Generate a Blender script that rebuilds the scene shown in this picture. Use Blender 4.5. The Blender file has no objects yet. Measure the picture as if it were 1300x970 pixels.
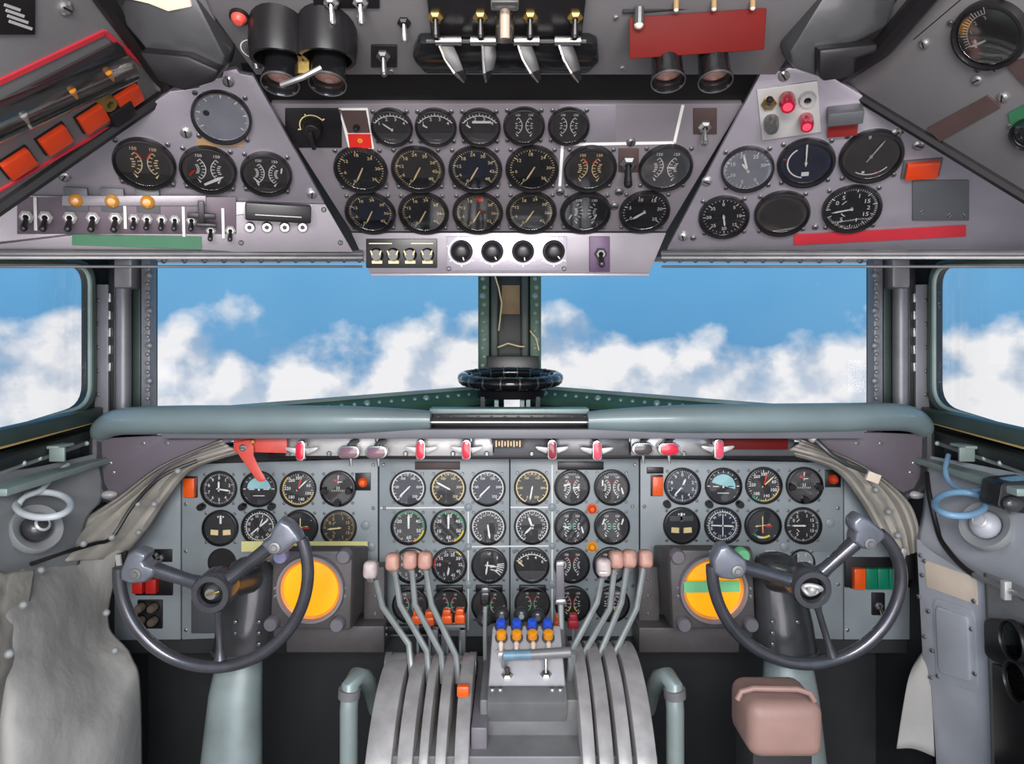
import bpy, bmesh, math, random
from mathutils import Vector, Matrix
random.seed(7)
R = math.radians
C = bpy.context.scene.collection
scn = bpy.context.scene

# ---------------------------------------------------------------- camera
EYE = Vector((0, 0, 1.30)); FPX = 867.0; CX, CY = 650.0, 440.0
cam_d = bpy.data.cameras.new('camera'); cam = bpy.data.objects.new('camera', cam_d); C.objects.link(cam)
cam.location = EYE; cam.rotation_euler = (R(90), 0, 0)
cam_d.sensor_width = 36; cam_d.lens = FPX / 1300 * 36; cam_d.shift_y = -(485 - CY) / 1300
cam_d.clip_start = .02; cam_d.clip_end = 2000
scn.camera = cam

# ---------------------------------------------------------------- world: blue sky over a deck of clouds
def make_world():
    w = bpy.data.worlds.new('sky'); scn.world = w; w.use_nodes = True
    nt = w.node_tree; nt.nodes.clear(); N = nt.nodes.new; Lk = nt.links.new
    def math_(op, a, b=None, clamp=False):
        n = N('ShaderNodeMath'); n.operation = op; n.use_clamp = clamp
        for i, s in enumerate((a, b)):
            if s is None: continue
            if isinstance(s, (int, float)): n.inputs[i].default_value = s
            else: Lk(s, n.inputs[i])
        return n.outputs[0]
    def mix(f, a, b):
        n = N('ShaderNodeMix'); n.data_type = 'RGBA'
        for s, i in ((f, 0), (a, 6), (b, 7)):
            if isinstance(s, (int, float)): n.inputs[i].default_value = s
            elif isinstance(s, tuple): n.inputs[i].default_value = (*s, 1)
            else: Lk(s, n.inputs[i])
        return n.outputs[2]
    def noise(vec, scale, detail, rough=.55, dist=0.0):
        n = N('ShaderNodeTexNoise'); n.inputs['Scale'].default_value = scale; n.inputs['Detail'].default_value = detail
        n.inputs['Roughness'].default_value = rough; n.inputs['Distortion'].default_value = dist
        Lk(vec, n.inputs['Vector']); return n.outputs['Fac']
    tc = N('ShaderNodeTexCoord')
    mp = N('ShaderNodeMapping'); mp.inputs['Scale'].default_value = (1, 1, 1.15); mp.inputs['Location'].default_value = (.37, 1.1, .15)
    Lk(tc.outputs['Generated'], mp.inputs['Vector'])
    mp2 = N('ShaderNodeMapping'); mp2.inputs['Scale'].default_value = (1, 1, 1.15); mp2.inputs['Location'].default_value = (.345, 1.1, .178)
    Lk(tc.outputs['Generated'], mp2.inputs['Vector'])
    sx = N('ShaderNodeSeparateXYZ'); Lk(tc.outputs['Generated'], sx.inputs[0]); z = sx.outputs[2]
    big = noise(mp.outputs[0], 4.2, 2.0, .5)
    n1 = noise(mp.outputs[0], 11.0, 7.0, .50, .0)
    n2 = noise(mp2.outputs[0], 11.0, 7.0, .50, .0)
    # coverage: solid below the eye, ragged heads just above it
    cov = math_('ADD', math_('MULTIPLY', math_('SUBTRACT', n1, .5), 1.25), math_('MULTIPLY', math_('SUBTRACT', big, .5), 1.0))
    cov = math_('ADD', cov, math_('MULTIPLY', math_('SUBTRACT', .022, z), 5.5))
    mask = math_('MULTIPLY', math_('ADD', cov, .06), 4.2, True)
    relief = math_('ADD', math_('MULTIPLY', math_('SUBTRACT', n1, n2), 5.0), .62, True)
    low = math_('ADD', math_('MULTIPLY', z, -4.5), .1, True)
    relief = math_('ADD', relief, math_('MULTIPLY', low, .9), True)
    cloud = mix(relief, (.36, .47, .63), (.88, .88, .90))
    t = math_('MULTIPLY', math_('ADD', z, .02), 6.0, True)
    blue = mix(t, (.10, .30, .56), (.135, .42, .74))
    hz = noise(mp.outputs[0], 2.4, 3.0)
    blue = mix(math_('MULTIPLY', math_('SUBTRACT', hz, .40), .8, True), blue, (.30, .56, .80))
    bg = N('ShaderNodeBackground'); Lk(mix(mask, blue, cloud), bg.inputs['Color']); bg.inputs['Strength'].default_value = 1.0
    out = N('ShaderNodeOutputWorld'); Lk(bg.outputs[0], out.inputs['Surface'])
make_world()

# ---------------------------------------------------------------- cabin lamp behind the seats and an added low fill light
def area(name, loc, target, sx, sy, power, col):
    d = bpy.data.lights.new(name, 'AREA'); d.shape = 'RECTANGLE'; d.size = sx; d.size_y = sy; d.energy = power; d.color = col
    o = bpy.data.objects.new(name, d); C.objects.link(o); o.location = loc
    o.rotation_euler = (Vector(target) - Vector(loc)).to_track_quat('-Z', 'Y').to_euler()
area('cabin_lamp', (0, -.75, 1.66), (0, 1.5, .85), 1.2, .35, 38, (1, .965, .94))
area('low_fill_light', (0, -.70, .92), (0, 1.3, 1.0), 1.5, .6, 16, (1, .93, .95))  # unseen light added to brighten the lower cockpit
scn.view_settings.view_transform = 'Standard'; scn.view_settings.look = 'None'
scn.view_settings.exposure = 0.0; scn.view_settings.gamma = 1.0; scn.view_settings.use_curve_mapping = False

# ---------------------------------------------------------------- helpers
def at(px, py, Y): return Vector(((px - CX) / FPX * Y, Y, EYE.z + (CY - py) / FPX * Y))
def px_m(p, Y): return p / FPX * Y

MATS = {}
def mat(name, col, rough=.5, metal=0.0, var=.06, scale=18, bump=0.0, bscale=60, emit=None, estr=0, spec=.5, coat=0):
    m = bpy.data.materials.new(name); m.use_nodes = True; nt = m.node_tree; b = nt.nodes['Principled BSDF']
    b.inputs['Roughness'].default_value = rough; b.inputs['Metallic'].default_value = metal
    b.inputs['Specular IOR Level'].default_value = spec
    if coat: b.inputs['Coat Weight'].default_value = coat; b.inputs['Coat Roughness'].default_value = .08
    tc = nt.nodes.new('ShaderNodeTexCoord')
    n = nt.nodes.new('ShaderNodeTexNoise'); n.inputs['Scale'].default_value = scale; n.inputs['Detail'].default_value = 5
    nt.links.new(tc.outputs['Object'], n.inputs['Vector'])
    mr = nt.nodes.new('ShaderNodeMapRange'); mr.inputs['From Min'].default_value = .3; mr.inputs['From Max'].default_value = .7
    mr.inputs['To Min'].default_value = 1 - var * 1.5; mr.inputs['To Max'].default_value = 1 + var * 1.5
    nt.links.new(n.outputs['Fac'], mr.inputs['Value'])
    mx = nt.nodes.new('ShaderNodeMix'); mx.data_type = 'RGBA'; mx.blend_type = 'MULTIPLY'; mx.inputs[0].default_value = 1
    mx.inputs[6].default_value = (*col, 1); nt.links.new(mr.outputs[0], mx.inputs[7])
    nt.links.new(mx.outputs[2], b.inputs['Base Color'])
    if bump:
        n2 = nt.nodes.new('ShaderNodeTexNoise'); n2.inputs['Scale'].default_value = bscale; n2.inputs['Detail'].default_value = 6
        nt.links.new(tc.outputs['Object'], n2.inputs['Vector'])
        bp = nt.nodes.new('ShaderNodeBump'); bp.inputs['Strength'].default_value = bump; bp.inputs['Distance'].default_value = .004
        nt.links.new(n2.outputs['Fac'], bp.inputs['Height']); nt.links.new(bp.outputs[0], b.inputs['Normal'])
    if emit: b.inputs['Emission Color'].default_value = (*emit, 1); b.inputs['Emission Strength'].default_value = estr
    MATS[name] = m; return m
def srgb(r, g, b):
    f = lambda c: (c / 255 / 12.92) if c / 255 <= .04045 else ((c / 255 + .055) / 1.055) ** 2.4
    return (f(r), f(g), f(b))
def glass_mat(name, col, fac, rough=.02, tint=(1, 1, 1)):
    m = bpy.data.materials.new(name); m.use_nodes = True; nt = m.node_tree; nt.nodes.clear()
    o = nt.nodes.new('ShaderNodeOutputMaterial'); t = nt.nodes.new('ShaderNodeBsdfTransparent'); t.inputs[0].default_value = (*tint, 1)
    g = nt.nodes.new('ShaderNodeBsdfGlossy'); g.inputs['Roughness'].default_value = rough; g.inputs['Color'].default_value = (*col, 1)
    lw = nt.nodes.new('ShaderNodeFresnel'); lw.inputs['IOR'].default_value = 1.45
    tcn = nt.nodes.new('ShaderNodeTexCoord'); ns = nt.nodes.new('ShaderNodeTexNoise'); ns.inputs['Scale'].default_value = 9
    nt.links.new(tcn.outputs['Object'], ns.inputs['Vector'])
    ad = nt.nodes.new('ShaderNodeMath'); ad.operation = 'MULTIPLY'; nt.links.new(lw.outputs[0], ad.inputs[0]); ad.inputs[1].default_value = fac
    mu = nt.nodes.new('ShaderNodeMath'); mu.operation = 'MULTIPLY_ADD'; nt.links.new(ns.outputs['Fac'], mu.inputs[0]); mu.inputs[1].default_value = .006
    nt.links.new(ad.outputs[0], mu.inputs[2])
    x = nt.nodes.new('ShaderNodeMixShader'); nt.links.new(mu.outputs[0], x.inputs[0]); nt.links.new(t.outputs[0], x.inputs[1]); nt.links.new(g.outputs[0], x.inputs[2])
    nt.links.new(x.outputs[0], o.inputs['Surface']); MATS[name] = m; return m

mat('panel', srgb(143, 151, 154), .42, .0, .05, 14, .05, 200)
mat('panel_ohead', srgb(142, 136, 142), .33, .35, .05, 12, .04, 240)
mat('panel_silver', srgb(168, 162, 172), .34, .55, .06, 10, .04, 220)
mat('panel_dark', srgb(84, 86, 90), .45, .1, .08, 9, .05, 160)
mat('ceil_grey', srgb(112, 110, 112), .4, .1, .07, 8, .05, 120)
mat('mauve', srgb(104, 96, 104), .42, .1, .06, 9, .05, 120)
mat('black', (.011, .010, .011), .34, 0, .1, 30)
mat('black_gloss', (.009, .009, .010), .16, 0, .05, 20, coat=.4)
mat('black_matte', (.010, .009, .010), .75, 0, .12, 30, .1, 150)
mat('dial', (.013, .013, .016), .5, 0, .12, 25)
mat('dial_blue', (.018, .022, .040), .5, 0, .12, 25)
mat('dial_brown', (.040, .036, .036), .5, 0, .12, 25)
mat('white', (.80, .80, .77), .5, 0, .03, 40)
mat('cream', srgb(236, 214, 160), .5, 0, .04, 40)
mat('gold', srgb(206, 176, 104), .5, 0, .04, 40)
mat('red', srgb(200, 40, 34), .4, 0, .05, 30)
mat('tape_red', srgb(178, 44, 56), .45, 0, .05, 20)
mat('plate_red', srgb(98, 16, 12), .6, 0, .08, 16, spec=.2)
mat('bronze', srgb(108, 96, 84), .45, .2, .1, 30)
mat('dial_pale', srgb(136, 138, 148), .4, .1, .1, 20)  # pale face colour; on the port triangle dial it paints glass glare
mat('salmon', srgb(214, 82, 70), .4, 0, .08, 30)
mat('green', srgb(66, 160, 112), .5, 0, .05, 30)
mat('tape_green', srgb(46, 104, 72), .5, 0, .05, 30)
mat('tape_lime', srgb(118, 196, 138), .5, 0, .05, 30)
mat('button_green', srgb(16, 122, 92), .4, 0, .06, 30)
mat('yellow', srgb(240, 216, 50), .5, 0, .04, 30)
mat('tape_yellow', srgb(240, 232, 160), .55, 0, .03, 30)
mat('cyan', srgb(150, 196, 200), .5, 0, .04, 30)
mat('orange', srgb(240, 92, 24), .35, 0, .06, 40, coat=.3)
mat('orange_dark', srgb(206, 62, 20), .38, 0, .08, 40, coat=.3)
mat('amber', srgb(205, 140, 50), .2, 0, .08, 40, coat=.6)
mat('amber_knob', srgb(244, 156, 26), .3, 0, .06, 40, coat=.4)
mat('blue_knob', srgb(44, 84, 200), .3, 0, .06, 40, coat=.4)
mat('lens_red', srgb(222, 16, 54), .25, 0, .05, 40, coat=.6, emit=srgb(222, 16, 54), estr=.12)
mat('lens_pink', srgb(226, 74, 98), .3, 0, .05, 40, coat=.6)
mat('lens_dark', srgb(150, 16, 44), .25, 0, .05, 40, coat=.6)
mat('lens_mauve', srgb(134, 98, 112), .25, 0, .05, 40, coat=.6)
mat('lens_black', srgb(64, 56, 58), .25, 0, .05, 40, coat=.6)
mat('chrome', (.62, .61, .60), .2, .95, .05, 30)
mat('steel', (.42, .42, .42), .32, .8, .08, 30)
mat('steel_dark', (.16, .16, .165), .33, .7, .1, 20)
mat('alu', srgb(196, 194, 192), .42, .35, .06, 20, .04, 150)
mat('brass', srgb(190, 160, 96), .3, .85, .08, 40)
mat('yoke', srgb(92, 92, 98), .24, .55, .12, 24, .04, 90, coat=.35)
mat('yoke_light', srgb(132, 136, 146), .3, .45, .1, 24, .04, 90, coat=.2)
mat('column_dark', srgb(66, 66, 68), .3, .25, .15, 10, .06, 60, coat=.2)
mat('column_pale', srgb(140, 152, 150), .42, .2, .18, 8, .08, 50)
mat('scope_body', srgb(84, 80, 80), .48, .05, .1, 20, .15, 260)
mat('scope_knob', srgb(112, 108, 114), .4, .05, .05, 30)
mat('lilac', srgb(150, 146, 184), .4, .05, .05, 30)
mat('knob_pink', srgb(184, 138, 122), .42, 0, .14, 60, .08, 80)
mat('knob_pale', srgb(188, 172, 168), .42, 0, .14, 60, .08, 80)
mat('lever', srgb(146, 150, 148), .32, .3, .1, 30)
mat('pedestal', srgb(118, 118, 118), .42, .2, .1, 18, .05, 100)
mat('quadrant', srgb(166, 162, 160), .38, .2, .16, 22, .06, 90)
mat('pedestal_plate', srgb(196, 194, 196), .4, .1, .07, 22)
mat('handle_blue', srgb(104, 134, 152), .45, .1, .1, 40)
mat('canvas', srgb(172, 169, 164), .82, 0, .08, 7, .35, 55)
mat('canvas_tan', srgb(168, 162, 152), .8, 0, .1, 9, .35, 60)
mat('side_grey', srgb(138, 140, 141), .5, .05, .1, 7, .06, 70)
mat('side_pale', srgb(182, 185, 192), .45, .1, .08, 9, .04, 100)
mat('frame_green', srgb(54, 68, 64), .42, .2, .18, 9, .08, 70)
mat('frame_pale', srgb(142, 158, 152), .42, .2, .15, 9, .06, 80)
mat('frame_grey', srgb(122, 122, 126), .4, .3, .12, 10, .05, 90)
mat('frame_dark', srgb(30, 36, 36), .45, .1, .2, 9, .08, 70)
mat('sill_green', srgb(62, 92, 72), .42, .1, .2, 8, .06, 80)
mat('pad', srgb(122, 138, 140), .34, .05, .1, 6, .05, 60, coat=.15)
mat('pad_lip', srgb(112, 112, 118), .45, .05, .07, 9)
mat('placard', srgb(232, 214, 194), .55, 0, .04, 20)
mat('placard_tan', srgb(156, 128, 88), .6, 0, .08, 20)
mat('label_brown', srgb(74, 58, 56), .55, 0, .06, 30)
mat('purple', srgb(82, 58, 88), .45, .1, .08, 20)
mat('strip_purple', srgb(92, 80, 90), .42, .2, .08, 14)
mat('tan_leather', srgb(150, 118, 108), .55, 0, .1, 12, .15, 90)
mat('cable_white', srgb(196, 202, 204), .4, 0, .05, 20)
mat('cable_blue', srgb(120, 158, 186), .35, 0, .08, 20)
mat('floor', srgb(34, 33, 34), .7, 0, .2, 6, .1, 40)
mat('shell', srgb(44, 46, 47), .7, 0, .15, 5)
mat('lamp_lens', srgb(196, 150, 138), .2, .3, .2, 60, coat=.6)
mat('scope_amber', srgb(250, 168, 10), .35, 0, .05, 12, emit=srgb(252, 170, 8), estr=.42)
mat('scope_fade', srgb(230, 146, 60), .4, 0, .1, 16, emit=srgb(240, 140, 40), estr=.12)
mat('window_red', srgb(120, 34, 32), .3, 0, .1, 20, coat=.5)
glass_mat('gauge_glass', (1, 1, 1), 1.0, .04)
glass_mat('pane_glass', (1, 1, 1), .10, .01)
glass_mat('tube_clear', (1, 1, 1), 2.2, .12, (.86, .84, .82))

class MB:
    def __init__(s): s.V = []; s.F = []; s.I = []; s.m = 0
    def add(s, vs, fs, M=None):
        k = len(s.V)
        s.V += [tuple(M @ Vector(v)) if M else tuple(v) for v in vs]
        s.F += [tuple(i + k for i in f) for f in fs]; s.I += [s.m] * len(fs); return s
    def box(s, c, d, M=None):
        x, y, z = c; a, b, e = d[0] / 2, d[1] / 2, d[2] / 2
        vs = [(x + i * a, y + j * b, z + k * e) for k in (-1, 1) for j in (-1, 1) for i in (-1, 1)]
        return s.add(vs, [(0, 2, 3, 1), (4, 5, 7, 6), (0, 1, 5, 4), (2, 6, 7, 3), (0, 4, 6, 2), (1, 3, 7, 5)], M)
    def prism(s, poly, z0, z1, M=None):
        n = len(poly); vs = [(p[0], p[1], z0) for p in poly] + [(p[0], p[1], z1) for p in poly]
        fs = [tuple(range(n - 1, -1, -1)), tuple(range(n, 2 * n))] + [(i, (i + 1) % n, n + (i + 1) % n, n + i) for i in range(n)]
        return s.add(vs, fs, M)
    def loft(s, rings, cap=True, closed=True):
        n = len(rings[0]); vs = [tuple(p) for r in rings for p in r]; fs = []
        for i in range(len(rings) - 1):
            for j in range(n if closed else n - 1):
                fs.append((i * n + j, i * n + (j + 1) % n, (i + 1) * n + (j + 1) % n, (i + 1) * n + j))
        if cap: fs += [tuple(range(n - 1, -1, -1)), tuple((len(rings) - 1) * n + j for j in range(n))]
        return s.add(vs, fs)
    def lathe(s, prof, seg=24, M=None):
        vs = []; fs = []
        for r, z in prof:
            vs += [(r * math.cos(2 * math.pi * k / seg), r * math.sin(2 * math.pi * k / seg), z) for k in range(seg)]
        for i in range(len(prof) - 1):
            for k in range(seg):
                fs.append((i * seg + k, i * seg + (k + 1) % seg, (i + 1) * seg + (k + 1) % seg, (i + 1) * seg + k))
        return s.add(vs, fs, M)
    def cyl(s, p0, p1, r0, r1=None, seg=14):
        r1 = r0 if r1 is None else r1
        p0, p1 = Vector(p0), Vector(p1); d = p1 - p0
        M = Matrix.Translation(p0) @ d.to_track_quat('Z', 'Y').to_matrix().to_4x4()
        L = d.length
        return s.lathe([(0, 0), (r0, 0), (r1, L), (0, L)], seg, M)
    def tube(s, path, r, seg=8, closed=False, flat=1.0, up=None):
        P = [Vector(p) for p in path]; n = len(P); rs = r if isinstance(r, (list, tuple)) else [r] * n
        rings = []; nrm = None
        for i in range(n):
            a = P[i - 1] if (i or closed) else P[i]; b = P[(i + 1) % n] if (i < n - 1 or closed) else P[i]
            t = (b - a).normalized()
            if nrm is None: nrm = (up or Vector((0, 0, 1))).cross(t); nrm = nrm if nrm.length > .05 else Vector((1, 0, 0)).cross(t)
            nrm = (nrm - t * nrm.dot(t)).normalized(); bi = t.cross(nrm)
            rings.append([P[i] + nrm * (rs[i] * math.cos(2 * math.pi * k / seg)) + bi * (rs[i] * flat * math.sin(2 * math.pi * k / seg)) for k in range(seg)])
        if closed: rings.append(rings[0])
        return s.loft(rings, cap=not closed)
    def ball(s, c, r, seg=14, M=None, sc=(1, 1, 1)):
        rg = seg // 2
        T = Matrix.Translation(Vector(c)) @ Matrix.Diagonal((*sc, 1))
        return s.lathe([(r * math.sin(math.pi * i / rg), -r * math.cos(math.pi * i / rg)) for i in range(rg + 1)], seg, (M @ T) if M else T)
    def build(s, name, mats, parent=None, W=False, bevel=0, sharp=35, seg=2, kind=None, smooth=True):
        me = bpy.data.meshes.new(name)
        vs = s.V
        if W and parent is not None:
            iv = wm(parent).inverted(); vs = [tuple(iv @ Vector(v)) for v in vs]
        me.from_pydata(vs, [], s.F)
        if isinstance(mats, str): mats = [mats]
        for m in mats: me.materials.append(MATS[m])
        me.polygons.foreach_set('material_index', s.I)
        bm = bmesh.new(); bm.from_mesh(me)
        bmesh.ops.remove_doubles(bm, verts=bm.verts, dist=1e-6)
        bmesh.ops.dissolve_degenerate(bm, edges=bm.edges, dist=1e-7)
        bmesh.ops.recalc_face_normals(bm, faces=bm.faces)
        if bevel:
            es = [e for e in bm.edges if len(e.link_faces) == 2 and e.calc_face_angle(0) > R(30)]
            bmesh.ops.bevel(bm, geom=es, offset=bevel, offset_type='OFFSET', segments=seg, profile=.5, affect='EDGES', clamp_overlap=True)
        bm.to_mesh(me); bm.free()
        if smooth:
            me.shade_smooth(); me.set_sharp_from_angle(angle=R(sharp))
        o = bpy.data.objects.new(name, me); C.objects.link(o)
        if parent is not None: o.parent = parent
        if kind: o['kind'] = kind
        return o
def wm(o):
    m = o.matrix_basis.copy()
    return wm(o.parent) @ m if o.parent else m
def link(name, me, parent, M):
    o = bpy.data.objects.new(name, me); C.objects.link(o); o.parent = parent; o.matrix_basis = M; return o
def tag(o, label, cat, group=None):
    o['label'] = label; o['category'] = cat
    if group: o['group'] = group
    return o
def thing(name, label, cat, M=None, group=None):
    o = bpy.data.objects.new(name, None); C.objects.link(o); o.empty_display_size = .02
    if M is not None: o.matrix_basis = M if isinstance(M, Matrix) else Matrix.Translation(M)
    return tag(o, label, cat, group)
def struct(o, label):
    o['kind'] = 'structure'; o['label'] = label; return o

class Fr:
    """a plane in the cockpit: u right, v up, n towards the crew"""
    def __init__(s, O, u, v):
        s.O = O; s.u = u.normalized(); s.n = s.u.cross(v).normalized(); s.v = s.n.cross(s.u)
    @staticmethod
    def tilt(O, yaw, t):
        a = R(yaw); t = R(t); nh = Vector((math.sin(a), -math.cos(a), 0))
        return Fr(O, Vector((math.cos(a), math.sin(a), 0)), nh * math.sin(t) + Vector((0, 0, math.cos(t))))
    @staticmethod
    def pts(a, b, c):
        """through three points; u runs along the plane's horizontal"""
        A, B, D = at(*a), at(*b), at(*c); n = (B - A).cross(D - A).normalized()
        if n.dot(EYE - A) < 0: n = -n
        u = Vector((0, 0, 1)).cross(n); u = u.normalized()
        return Fr(A, u, n.cross(u))
    def hit(s, px, py, off=0):
        d = at(px, py, 1) - EYE; t = ((s.O + s.n * off) - EYE).dot(s.n) / d.dot(s.n); return EYE + d * t
    def l(s, px, py): p = s.hit(px, py) - s.O; return (p.dot(s.u), p.dot(s.v))
    def pl(s, pts): return [s.l(*p) for p in pts]
    def M(s, px=None, py=None, off=0, rot=0):
        p = s.O if px is None else s.hit(px, py)
        m = Matrix((s.u, s.v, s.n)).transposed().to_4x4(); m.translation = p + s.n * off
        return m @ Matrix.Rotation(R(rot), 4, 'Z') if rot else m
    def width(s, px, py, w): return (s.hit(px + w / 2, py) - s.hit(px - w / 2, py)).length
    def height(s, px, py, h): return (s.hit(px, py + h / 2) - s.hit(px, py - h / 2)).length

# ---- text outlines, cached
TXT = {}
def text_mesh(ch):
    if ch not in TXT:
        cu = bpy.data.curves.new('t', 'FONT'); cu.body = ch; cu.size = 1.4; cu.align_x = 'CENTER'; cu.align_y = 'CENTER'; cu.resolution_u = 2; cu.offset = .012
        o = bpy.data.objects.new('t', cu); C.objects.link(o)
        dg = bpy.context.evaluated_depsgraph_get(); me = o.evaluated_get(dg).to_mesh()
        TXT[ch] = ([(v.co.x, v.co.y) for v in me.vertices], [tuple(p.vertices) for p in me.polygons])
        o.evaluated_get(dg).to_mesh_clear(); bpy.data.objects.remove(o); bpy.data.curves.remove(cu)
    return TXT[ch]

MARK = ['white', 'yellow', 'red', 'green', 'cream', 'cyan', 'gold', 'dial', 'steel_dark']
WH, YE, RE, GR, CR_, CY_, GO, BK, DK = range(9)
def pol(a, r): return (r * math.sin(R(a)), r * math.cos(R(a)))
class Marks(MB):
    def flat(s, pts, z=0): s.add([(p[0], p[1], z) for p in pts], [tuple(range(len(pts)))])
    def tick(s, a, r0, r1, w, c=WH, cx=0, cy=0):
        s.m = c; d = pol(a, 1); q = (d[1] * w / 2, -d[0] * w / 2)
        s.flat([(cx + d[0] * r0 - q[0], cy + d[1] * r0 - q[1]), (cx + d[0] * r0 + q[0], cy + d[1] * r0 + q[1]), (cx + d[0] * r1 + q[0], cy + d[1] * r1 + q[1]), (cx + d[0] * r1 - q[0], cy + d[1] * r1 - q[1])])
    def arc(s, r0, r1, a0, a1, c=WH, cx=0, cy=0, n=None):
        s.m = c; n = n or max(3, int(abs(a1 - a0) / 8))
        for i in range(n):
            A, B = a0 + (a1 - a0) * i / n, a0 + (a1 - a0) * (i + 1) / n
            s.flat([(cx + p[0], cy + p[1]) for p in (pol(A, r0), pol(A, r1), pol(B, r1), pol(B, r0))])
    def text(s, t, x, y, h, c=WH, rot=0):
        s.m = c; vs, fs = text_mesh(t); ca, sa = math.cos(R(rot)), math.sin(R(rot))
        s.add([(x + h * (v[0] * ca - v[1] * sa), y + h * (v[0] * sa + v[1] * ca), .0) for v in vs], fs)
    def bar(s, x, y, w, h, c=WH, rot=0):
        s.m = c; ca, sa = math.cos(R(rot)), math.sin(R(rot))
        s.flat([(x + a * ca - b * sa, y + a * sa + b * ca) for a, b in ((-w / 2, -h / 2), (w / 2, -h / 2), (w / 2, h / 2), (-w / 2, h / 2))])
    def disc(s, x, y, r, c=WH, n=14): s.m = c; s.flat([(x + r * math.cos(2 * math.pi * k / n), y + r * math.sin(2 * math.pi * k / n)) for k in range(n)])

# shared small meshes
def shared(name, fn, mats):
    b = MB(); fn(b); o = b.build(name, mats); me = o.data; bpy.data.objects.remove(o); return me
def _screw(b):
    b.lathe([(0, .0022), (.0022, .0022), (.0036, .0012), (.0036, -.001), (0, -.001)], 10); b.m = 1; b.box((0, 0, .0022), (.005, .0009, .0004))
SCREW = shared('screw', _screw, ['steel', 'black'])
SCREW_DARK = shared('screw_dark', _screw, ['steel_dark', 'black'])
def _rivet(b): b.lathe([(0, .004), (.0028, .0034), (.005, .0016), (.0056, -.001), (0, -.001)], 8)
RIVET = shared('rivet', _rivet, ['frame_pale'])
RIVET_DARK = shared('rivet_dark', _rivet, ['frame_grey'])

ORD = ['first', 'second', 'third', 'fourth', 'fifth', 'sixth', 'seventh', 'eighth', 'ninth', 'tenth', 'eleventh', 'twelfth']
# ---------------------------------------------------------------- gauges
CACHE = {}
def cached(key, fn):
    if key not in CACHE:
        o = fn(); CACHE[key] = o.data; bpy.data.objects.remove(o)
    return CACHE[key]
def bezel_mesh(r, thick, m):
    def f():
        b = MB(); k = r * (1 - thick)
        b.lathe([(k, .0005), (k, .006), (k + r * .03, .0105), (r * .97, .010), (r, .006), (r, .0)], 36)
        return b.build('bezel', m)
    return cached(('bez', round(r, 3), thick, m), f)
def glass_mesh(r):
    def f():
        b = MB(); b.lathe([(0, .0072), (r * .5, .0071), (r * .9, .0069), (r * .9, .0064), (0, .0066)], 28); return b.build('glass', 'gauge_glass')
    return cached(('gl', round(r, 3)), f)
def dial_mesh(r, m):
    def f():
        b = MB(); b.lathe([(0, .0012), (r, .0012), (r, .0), (0, .0)], 32); return b.build('dial', m)
    return cached(('dl', round(r, 3), m), f)

def needle(root, r, a, ln, tail=.15, w=.05, c='white', cx=0, cy=0, hub=True, z=.0038):
    b = MB(); d = pol(a, 1); q = (d[1], -d[0])
    def P(t, s_): return ((cx + d[0] * t + q[0] * s_) * r, (cy + d[1] * t + q[1] * s_) * r)
    b.prism([P(-tail, -w * .7), P(-tail, w * .7), P(ln * .75, w), P(ln, 0), P(ln * .75, -w)], z, z + .0006)
    if hub: b.lathe([(0, z + .0014), (r * .055, z + .0014), (r * .06, z - .002)], 10, Matrix.Translation((cx * r, cy * r, 0)))
    return b.build('needle', c, root)

def gauge(fr, px, py, w, draw, label, group, dial='dial', bez='black', thick=.10, knobs=(), screws=True, flange=False, name='round_gauge', rot=0, ndl=()):
    r = fr.width(px, py, w) / 2
    g = thing(name, label, 'gauge', fr.M(px, py, 0, rot), group)
    link('bezel', bezel_mesh(r, thick, bez), g, Matrix())
    di = link('dial', dial_mesh(r * (1 - thick) * 1.02, dial), g, Matrix())
    mk = Marks(); ri = r * (1 - thick)
    draw(mk)
    if mk.V:
        mk.V = [(v[0] * ri, v[1] * ri, .0018 + v[2]) for v in mk.V]
        mk.build('dial_markings', MARK, di, smooth=False)
    for n in ndl: needle(g, ri, **n)
    link('glass', glass_mesh(ri), g, Matrix())
    if screws:
        for sx in (-1, 1):
            for sy in (-1, 1): link('screw', SCREW_DARK if screws == 2 else SCREW, g, Matrix.Translation((sx * r * .80, sy * r * .80, .001)) @ Matrix.Rotation(random.random() * 3, 4, 'Z'))
    if flange:
        b = MB(); e = r * .93; c = r * .45
        b.prism([(-e + c * .5, -e), (e - c * .5, -e), (e, -e + c * .5), (e * .9, -r * .4), (-e * .9, -r * .4), (-e, -e + c * .5)], -.001, .0012)
        b.build('flange', 'panel_dark', g)
    for kx, ky in knobs:
        b = MB(); M = Matrix.Translation((kx * r, ky * r, 0))
        b.lathe([(0, .018), (r * .17, .018), (r * .19, .014), (r * .2, 0), (r * .2, -.002)], 14, M); b.build('knob', 'black', g)
    return g

# dial faces -------------------------------------------------
def rad(labels=(), a0=-140, a1=140, nmaj=8, nmin=4, c=WH, rt=.92, L=.14, h=.19, rl=.66, ring=0, arcs=(), extra=None, wmaj=.035):
    def d(m):
        if ring: m.arc(rt, rt + ring, a0, a1, c, n=30)
        N = nmaj * nmin
        for i in range(N + 1):
            a = a0 + (a1 - a0) * i / N
            if abs(a1 - a0) >= 359 and i == N: break
            m.tick(a, rt - (L if i % nmin == 0 else L * .55), rt, wmaj if i % nmin == 0 else wmaj * .55, c)
        for cc, b0, b1 in arcs: m.arc(rt - .02, rt + .05, b0, b1, cc)
        n = len(labels)
        for i, t in enumerate(labels):
            if isinstance(t, tuple): a, t = t
            else: a = a0 + (a1 - a0) * i / (n - (0 if abs(a1 - a0) >= 359 else 1))
            if t: p = pol(a, rl); m.text(t, p[0], p[1], h, c)
        if extra: extra(m)
    return d
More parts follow.
